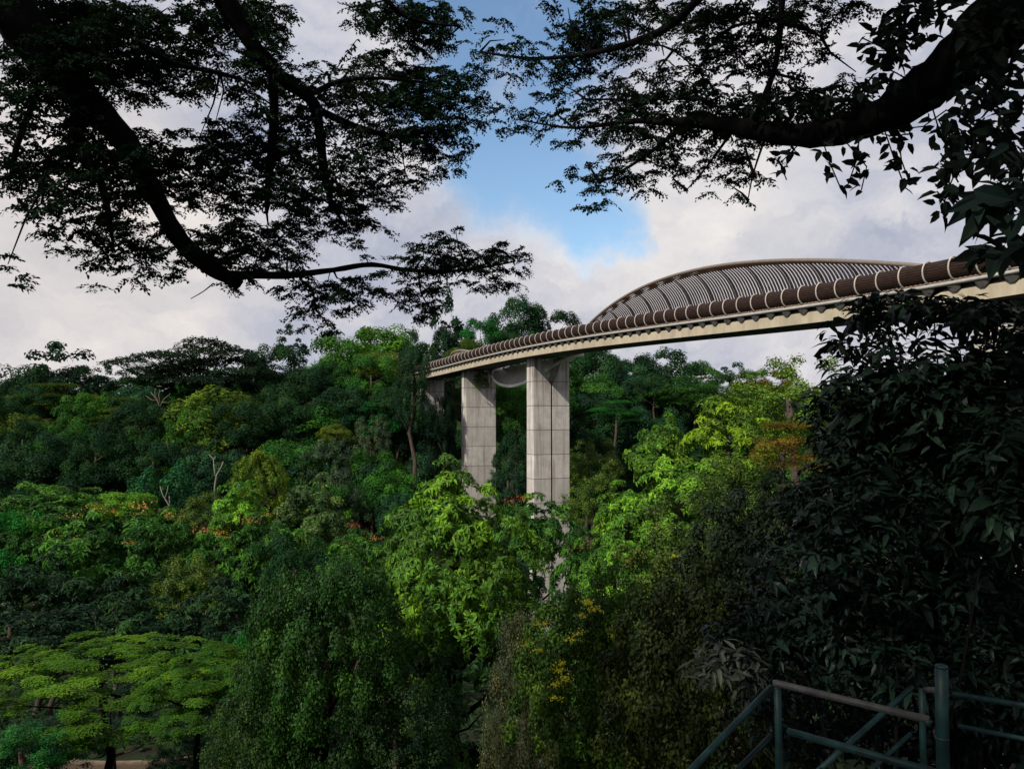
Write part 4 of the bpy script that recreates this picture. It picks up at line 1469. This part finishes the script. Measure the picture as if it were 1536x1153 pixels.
def twigs_to(mb, cells, depth_fn, origin, limbs_px, rg, every=5):
    """thin twigs from the nearest limb to the foliage"""
    pts = [(a, b, Y) for l in limbs_px for a, b, Y, r in l]
    for i, (px, py, d) in enumerate(cells):
        if d < 2 or rg.random() > 1.0 / every:
            continue
        a, b, Y = min(pts, key=lambda q: (q[0] - px) ** 2 + (q[1] - py) ** 2)
        p, e = at(a, b, Y), at(px, py, depth_fn(px, py))
        m_ = p.lerp(e, 0.55) + Vector((rg.uniform(-.1, .1), rg.uniform(-.1, .1), rg.uniform(-0.05, .15)))
        mb.tube([p - origin, m_ - origin, e - origin], [0.018, 0.011, 0.005], 5, caps=False)


def build_left():
    o = Vector((-9.2, 7.8, tz(-9.2, 7.8)))
    root = thing('rain_tree', 'overhanging rain tree whose dark bent limbs reach in from the upper left', 'tree', o)
    depth = lambda px, py: 8.3 + 4.6 * max(px, 0) / 780 + 0.5 * math.sin(px * 0.02 + py * 0.03)
    cells = []
    for r, row in enumerate(LEFT_GRID):
        for c, ch in enumerate(row):
            if ch in '.0 ':
                continue
            cells.append((24 * c + 12, 24 * r + 12, int(ch) * (0.62 if c >= 28 and r < 12 else 1.0)))
    L1 = [(-90, -190, 8.0, 60), (-20, -50, 8.0, 52), (40, 45, 8.2, 42), (95, 110, 8.4, 34), (150, 170, 8.6, 25), (200, 228, 8.8, 21), (236, 300, 9.0, 15), (272, 362, 9.2, 17), (318, 402, 9.5, 15), (358, 424, 9.8, 13)]
    L1b = [(352, 416, 9.8, 9), (375, 412, 9.9, 8), (430, 413, 10.2, 6.5), (500, 405, 10.6, 5), (558, 397, 11.0, 4.5), (620, 406, 11.4, 3.6), (700, 405, 12.0, 2.8), (772, 392, 12.6, 1.5)]
    L2 = [(118, 70, 8.4, 18), (118, 140, 8.5, 14), (118, 215, 8.6, 11), (150, 270, 8.7, 8), (164, 330, 8.8, 5), (170, 370, 8.9, 2)]
    L3 = [(290, -110, 9.3, 26), (318, -40, 9.5, 22), (350, 20, 9.7, 18), (385, 75, 9.9, 14), (432, 125, 10.2, 12), (468, 152, 10.4, 10), (480, 200, 10.5, 9), (486, 260, 10.7, 7.5), (500, 310, 10.8, 4), (520, 340, 10.9, 2)]
    L3b = [(478, 165, 10.4, 7), (535, 190, 10.8, 6), (600, 205, 11.2, 4), (670, 190, 11.6, 2)]
    L3c = [(408, 100, 10, 8), (411, 160, 10.1, 9), (408, 220, 10.2, 8), (402, 280, 10.3, 6), (400, 320, 10.3, 3)]
    L3d = [(462, 145, 10.4, 5), (510, 122, 10.7, 4.5), (580, 118, 11.1, 3), (680, 130, 11.7, 2)]
    L4 = [(200, 60, 8.8, 7), (260, 95, 9.0, 5), (330, 110, 9.4, 4), (390, 130, 9.7, 2)]
    L5 = [(-40, 30, 8.0, 8), (0, 40, 8.1, 6), (30, 48, 8.2, 5)]
    L6 = [(60, 130, 8.3, 6), (20, 245, 8.4, 5), (70, 270, 8.5, 3), (120, 290, 8.6, 2)]
    L7 = [(318, 400, 9.5, 4), (345, 388, 9.7, 4), (372, 376, 9.8, 2)]
    L8 = [(540, -60, 11.0, 6), (580, 0, 11.1, 5), (620, 30, 11.3, 3), (690, 40, 11.6, 1.5)]
    L9 = [(628, 410, 11.4, 2), (632, 440, 11.5, 1.5), (650, 470, 11.5, 1)]
    L10 = [(450, 418, 10.3, 2.5), (470, 440, 10.4, 2), (470, 475, 10.4, 1)]
    L11 = [(320, 425, 9.5, 1.2), (305, 437, 9.5, 1.0), (286, 448, 9.5, .7)]
    alls = [L1, L1b, L2, L3, L3b, L3c, L3d, L4, L5, L6, L7, L8, L9, L10, L11]
    mb = MB()
    start = at(-90, -190, 8.0)
    mb.tube([(0, 0, -0.5), (0.1, 0, 2.5), (0.3, 0.05, 6.0), tuple((start - o) * 0.8 + Vector((0.0, 0, 2.2))), tuple(start - o)], [0.65, 0.55, 0.48, 0.44, 0.41], 12)
    s3, s8 = at(290, -110, 9.3), at(540, -60, 11.0)
    mb.tube([tuple((start - o) * 0.8 + Vector((0, 0, 2.2))), tuple((s3 - o) * 0.6 + Vector((0, 0, 4.6))), tuple(s3 - o)], [0.34, 0.28, 0.21], 10)
    mb.tube([tuple((s3 - o) * 0.6 + Vector((0, 0, 4.6))), tuple(s8 - o + Vector((-1.0, 0, 1.6))), tuple(s8 - o)], [0.2, 0.1, 0.06], 8)
    limb_mesh(mb, alls, o)
    twigs_to(mb, cells, depth, o, alls, random.Random(3), 4)
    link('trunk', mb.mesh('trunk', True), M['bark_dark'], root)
    lv = sprays(cells, depth, 401, 0.052, pairs=9, gain=4.9, thick=0.5)
    ab = shade_crown(403, -15, -1.0, -10, 5.0, 7.2, 10.5, 2600)
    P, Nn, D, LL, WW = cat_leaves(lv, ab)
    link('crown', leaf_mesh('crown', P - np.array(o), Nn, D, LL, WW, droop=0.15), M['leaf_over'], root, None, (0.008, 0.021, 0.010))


def build_right():
    o = Vector((8.2, 4.6, tz(8.2, 4.6)))
    root = thing('rain_tree', 'overhanging rain tree with one thick limb sweeping in from the upper right', 'tree', o)
    depth = lambda px, py: 10.6 - 3.4 * (px - 700) / 700 + 0.4 * math.sin(px * 0.021 + py * 0.017)
    cells = []
    for r, (c0, row) in RIGHT_GRID.items():
        for c, ch in enumerate(row):
            if ch in '.0 ':
                continue
            cells.append((24 * (c + c0) + 12, 24 * r + 12, int(ch) * (0.6 if c + c0 <= 34 else 1.0)))
    L1 = [(1700, -150, 4.9, 90), (1600, -60, 5.2, 78), (1530, 5, 5.5, 66), (1455, 78, 5.9, 52), (1392, 130, 6.2, 42), (1330, 170, 6.5, 33), (1262, 194, 6.9, 26), (1200, 203, 7.2, 22), (1130, 194, 7.6, 18), (1060, 184, 8.0, 12), (1000, 183, 8.4, 7), (940, 182, 8.9, 4.5), (860, 192, 9.4, 2.5), (780, 180, 10, 1.2)]
    L2 = [(1130, -80, 7.9, 13), (1045, 2, 8.2, 8), (1000, 42, 8.5, 7), (945, 65, 8.9, 6.5), (885, 80, 9.3, 4.5), (800, 88, 9.9, 3), (720, 78, 10.5, 1.5)]
    L2b = [(940, 66, 8.9, 2), (975, 66, 8.7, 1.8), (1010, 76, 8.5, 1.6), (1048, 108, 8.3, 1.2), (1060, 125, 8.2, 1)]
    L3 = [(1176, -60, 7.4, 8), (1172, 20, 7.5, 6), (1168, 60, 7.6, 6), (1160, 110, 7.7, 5), (1135, 170, 7.8, 5)]
    L3b = [(1172, 36, 7.5, 4), (1205, 42, 7.3, 4), (1232, 56, 7.2, 2)]
    L4 = [(975, 185, 8.5, 5), (960, 160, 8.6, 4), (930, 150, 8.8, 2.5), (880, 150, 9.2, 1.5)]
    L5 = [(1030, 186, 8.2, 5), (960, 240, 8.5, 3), (900, 275, 8.8, 1.2)]
    L6 = [(1100, 195, 7.8, 3), (1060, 250, 7.9, 2), (1030, 285, 8.0, 1)]
    L7 = [(1150, 200, 7.5, 2.5), (1130, 260, 7.6, 1.6), (1122, 300, 7.6, .8)]
    L8 = [(1060, 150, 8.1, 4), (1030, 148, 8.2, 3), (1000, 150, 8.4, 2)]
    L9 = [(1172, 30, 7.5, 3), (1100, 40, 7.8, 3), (1060, 75, 8.0, 2)]
    alls = [L1, L2, L2b, L3, L3b, L4, L5, L6, L7, L8, L9]
    mb = MB()
    start = at(1700, -150, 4.9)
    mb.tube([(0, 0, -0.5), (0, 0, 3), (-0.3, 0, 6.5), tuple(start - o + Vector((1.6, 0, 0.3))), tuple(start - o)], [0.7, 0.6, 0.5, 0.42, 0.38], 12)
    s2, s3 = at(1130, -80, 7.9), at(1176, -60, 7.4)
    fork = (-0.3, 0, 6.5)
    mb.tube([fork, tuple((s2 - o) * 0.6 + Vector((0, 0, 5.0))), tuple(s2 - o)], [0.34, 0.2, 0.09], 9)
    mb.tube([tuple((s2 - o) * 0.6 + Vector((0, 0, 5.0))), tuple(s3 - o)], [0.12, 0.055], 8)
    limb_mesh(mb, alls, o)
    twigs_to(mb, cells, depth, o, alls, random.Random(4), 4)
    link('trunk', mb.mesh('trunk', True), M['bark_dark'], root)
    lv = sprays(cells, depth, 402, 0.045, pairs=9, gain=4.0, thick=0.45)
    ab = shade_crown(404, -1.5, 12, -10, 4.6, 7.0, 10.5, 3400)
    rgc = np.random.RandomState(9)
    n = 3600  # more unseen leaves further forward, added to shade the plants at the right
    yy = rgc.uniform(3.5, 15.5, n)
    pts = np.stack([rgc.uniform(1.0, 16, n), yy, 0.60 * yy + 1.2 + rgc.uniform(0, 3.0, n)], axis=1)
    idx = np.repeat(np.arange(n), 14)
    pos = pts[idx] + rgc.normal(0, 0.22, (len(idx), 3)) * np.array([1, 1, .3])
    fw_shade = (pos, norm(np.array([0, 0, 1.0]) + rgc.normal(0, .4, (len(idx), 3))), rgc.normal(0, 1, (len(idx), 3)), np.full(len(idx), 0.15), np.full(len(idx), 0.085))
    P, Nn, D, LL, WW = cat_leaves(lv, ab, fw_shade)
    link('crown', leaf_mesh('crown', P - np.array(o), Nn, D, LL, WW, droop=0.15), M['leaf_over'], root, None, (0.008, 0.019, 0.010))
    return L1


build_left()
RL1 = build_right()


def creeper(name, label, strands, masses, seed, leaf, colour, droop=0.3, cat='creeper', wide=0.55):
    """leaves strung along hanging stems (px, py, Y) plus leafy tangles (px, py, rx, ry, Y, leaves)"""
    rg = np.random.RandomState(seed)
    o = at(*strands[0][0])
    root = thing(name, label, cat, o)
    P, Nn, D, LL = [], [], [], []
    mb = MB()
    for st in strands:
        pts = [np.array(at(*q)) for q in st]
        mb = MB()
        mb.tube([Vector(p) - o for p in pts], 0.006, 5, caps=False)
        link('stem', mb.mesh('stem'), M['bark_dark'], root)
        for a, b in zip(pts[:-1], pts[1:]):
            ln = np.linalg.norm(b - a)
            n = max(2, int(ln / (leaf * 0.30)))
            for k in range(n):
                c = a + (b - a) * (k + rg.uniform(0, 1)) / n
                P.append(c + rg.normal(0, leaf * 0.2, 3))
                D.append(np.array([rg.normal(0, 1), rg.normal(0, 0.7), rg.uniform(-1.5, 0.2)]))
                Nn.append(np.array([rg.normal(0, .6), -0.8 + rg.normal(0, .5), rg.normal(0.4, .6)]))
                LL.append(leaf * rg.uniform(0.6, 1.2))
    for (px, py, rx, ry, Y, n) in masses:
        for _ in range(n):
            a, r = rg.uniform(0, 6.28), math.sqrt(rg.uniform(0, 1))
            c = np.array(at(px + rx * r * math.cos(a), py + ry * r * math.sin(a), Y + rg.normal(0, 0.22)))
            P.append(c)
            D.append(np.array([rg.normal(0, 1), rg.normal(0, 0.7), rg.uniform(-1.4, 0.4)]))
            Nn.append(np.array([rg.normal(0, .6), -0.6 + rg.normal(0, .5), rg.normal(0.5, .6)]))
            LL.append(leaf * rg.uniform(0.6, 1.2))
        mb = MB()
        mb.tube([Vector(at(px - rx * 0.8, py - ry * 0.5, Y)) - o, Vector(at(px, py, Y)) - o, Vector(at(px + rx * 0.7, py + ry * 0.6, Y)) - o], 0.006, 5, caps=False)
        link('stem', mb.mesh('stem'), M['bark_dark'], root)
    P, Nn, D, LL = np.array(P), norm(np.array(Nn)), norm(np.array(D)), np.array(LL)
    link('foliage', leaf_mesh('foliage', P - np.array(o), Nn, D, LL, LL * wide, droop=droop, big=True), M['leaf_over'], root, None, colour)


creeper('creeper', 'round-leaved creeper hanging in strings from the thick limb of the right rain tree',
        [[(1395, 150, 6.0), (1410, 200, 6.0), (1440, 240, 5.9), (1420, 290, 5.9), (1412, 320, 5.9)],
         [(1232, 205, 6.9), (1245, 245, 6.8), (1262, 285, 6.8)], [(1290, 200, 6.7), (1285, 240, 6.7), (1270, 282, 6.7)], [(1262, 205, 6.7), (1300, 250, 6.7), (1292, 285, 6.7)],
         [(1325, 190, 6.5), (1340, 235, 6.5), (1358, 282, 6.4)], [(1345, 185, 6.5), (1352, 240, 6.5), (1362, 268, 6.4)],
         [(1290, 205, 6.6), (1340, 195, 6.4), (1385, 190, 6.3), (1420, 165, 6.1)],
         [(1200, 215, 7.1), (1170, 245, 7.1), (1180, 270, 7.1)]],
        [(1320, 70, 34, 26, 6.4, 60), (1360, 40, 38, 34, 6.1, 80), (1390, 10, 46, 26, 5.9, 80), (1345, 110, 30, 22, 6.4, 34), (1470, 120, 46, 40, 5.7, 90), (1505, 180, 38, 60, 5.5, 120), (1448, 200, 34, 36, 5.7, 80),
         (1500, 60, 60, 60, 5.4, 120), (1425, 250, 18, 40, 5.8, 46), (1480, 235, 30, 26, 5.5, 44), (1520, 250, 22, 40, 5.3, 40), (1415, 300, 12, 26, 5.9, 14),
         (1250, 150, 60, 22, 6.9, 90), (1180, 160, 60, 24, 7.3, 100), (1300, 130, 26, 18, 6.6, 30)],
        501, 0.125, (0.006, 0.011, 0.008))
creeper('creeper', 'small-leaved creeper trailing from the bent limbs of the left rain tree',
        [[(150, 320, 8.7), (165, 370, 8.7), (150, 395, 8.7), (128, 410, 8.7)], [(170, 330, 8.7), (185, 380, 8.7), (180, 412, 8.7)], [(400, 90, 9.9), (440, 120, 10.0), (500, 110, 10.2), (535, 60, 10.3)],
         [(115, 340, 8.6), (108, 360, 8.6)], [(690, 180, 11.4), (705, 215, 11.4), (680, 245, 11.4), (660, 265, 11.4)], [(200, 140, 8.8), (225, 155, 8.8)]],
        [(90, 180, 70, 50, 8.2, 110), (60, 290, 50, 30, 8.2, 50), (470, 200, 60, 40, 10.2, 100), (560, 160, 60, 40, 10.6, 100), (430, 90, 30, 30, 9.9, 40), (670, 220, 24, 34, 11.3, 40), (385, 180, 24, 40, 9.9, 50), (150, 340, 30, 30, 8.6, 50), (510, 120, 50, 26, 10.3, 60)],
        502, 0.085, (0.006, 0.011, 0.008))
creeper('leafy_twig', 'close twig of big pointed leaves at the right frame edge above the parapet',
        [[(1560, 268, 3.4), (1515, 288, 3.4), (1478, 300, 3.4), (1448, 318, 3.4)]],
        [(1500, 300, 36, 16, 3.35, 22), (1470, 306, 20, 12, 3.4, 10), (1530, 300, 20, 30, 3.3, 12), (1510, 230, 20, 20, 3.4, 6)],
        503, 0.17, (0.007, 0.014, 0.012), droop=0.45, cat='twig', wide=0.42)
creeper('leafy_twig', 'close twig of big dark leaves crossing in front of the parapet, below the other twig',
        [[(1570, 330, 3.5), (1530, 365, 3.5), (1500, 378, 3.5)]],
        [(1515, 378, 26, 18, 3.5, 14), (1535, 360, 16, 20, 3.4, 8), (1490, 380, 12, 8, 3.5, 4)],
        504, 0.17, (0.007, 0.012, 0.011), droop=0.45, cat='twig', wide=0.45)

# ------------------------------------------------------------------ stair railing
def railing():
    root_p = at(1412, 1150, 5.0)
    root = thing('stair_railing', 'green pipe railing of a stairway with one worn pale handrail', 'railing', (0, 0, 0))

    def pipe(name, pts, rpx, mat='rail_green', parent=None, ext=None):
        P = [at(*q) for q in pts]
        mb = MB()
        if ext:
            P.append(Vector((P[-1].x, P[-1].y, ext)))
        mb.tube(P, rpx, 14)
        return link(name, mb.mesh(name, True), M[mat], parent or root)
    GZ = -3.3
    post = pipe('post', [(1412, 1000, 4.6), (1413, 1080, 4.6)], 0.036, ext=GZ)
    # rounded cap and a weld collar on the thick post
    mb = MB()
    p = at(1412, 1000, 4.6)
    mb.tube([p + Vector((0, 0, -0.004)), p + Vector((0, 0, 0.008)), p + Vector((0, 0, 0.016)), p + Vector((0, 0, 0.019))], [0.037, 0.035, 0.022, 0.004], 14)
    link('cap', mb.mesh('cap', True), M['rail_green'], post)
    mb = MB()
    p = at(1413, 1108, 4.6)
    mb.tube([p, p + Vector((0, 0, 0.012))], 0.0385, 14)
    link('collar', mb.mesh('collar', True), M['rail_green'], post)
    pipe('post', [(1166, 1032, 5.6), (1168, 1100, 5.6)], 0.026, ext=GZ)
    pipe('post', [(1383, 1032, 6.4), (1384, 1100, 6.4)], 0.026, ext=GZ)
    h = pipe('handrail', [(1160, 1024, 5.6), (1168, 1025, 5.58), (1280, 1052, 5.2), (1393, 1079, 4.85)], 0.024, 'rail_worn')
    mb = MB()
    a, b = at(1393, 1079, 4.85), at(1391, 1088, 4.85)
    mb.tube([a, a.lerp(b, .5), b], [0.024, 0.02, 0.018], 10)
    link('end_cap', mb.mesh('end_cap', True), M['rail_green'], h)
    pipe('rail', [(1182, 1096, 5.55), (1290, 1126, 5.2), (1410, 1160, 4.75)], 0.025)
    pipe('rail', [(1157, 1030, 5.6), (1100, 1088, 5.3), (1040, 1150, 5.0), (990, 1202, 4.8)], 0.022)
    pipe('rail', [(1157, 1102, 5.6), (1085, 1175, 5.3)], 0.018)
    pipe('rail', [(1368, 1030, 6.4), (1290, 1100, 6.1), (1200, 1180, 5.8)], 0.022)
    pipe('rail', [(1366, 1100, 6.4), (1310, 1150, 6.2), (1290, 1170, 6.15)], 0.018)
    pipe('rail', [(1388, 1034, 6.35), (1402, 1034, 6.2)], 0.024, 'rail_worn')
    pipe('rail', [(1430, 1040, 6.3), (1540, 1058, 5.9), (1640, 1075, 5.6)], 0.022)
    pipe('rail', [(1438, 1088, 6.3), (1540, 1108, 5.9), (1640, 1128, 5.6)], 0.018)


railing()
mb = MB()
mb.box((2.9, 5.4, -3.45), (1.9, 0, 0), (0, 1.4, 0), (0, 0, 0.15))
structure(link('landing', mb.mesh('landing'), M['step']))
mb = MB()
for k in range(8):
    mb.box((0.98 - 0.3 * k - 0.16, 5.4 - 0.02 * k, -3.66 - 0.17 * k), (0.158, 0, 0), (0, 0.9, 0), (0, 0, 0.19))
structure(link('stairs', mb.mesh('stairs'), M['step']))
print('trees', N_TREE[0], 'fill', n_fill)
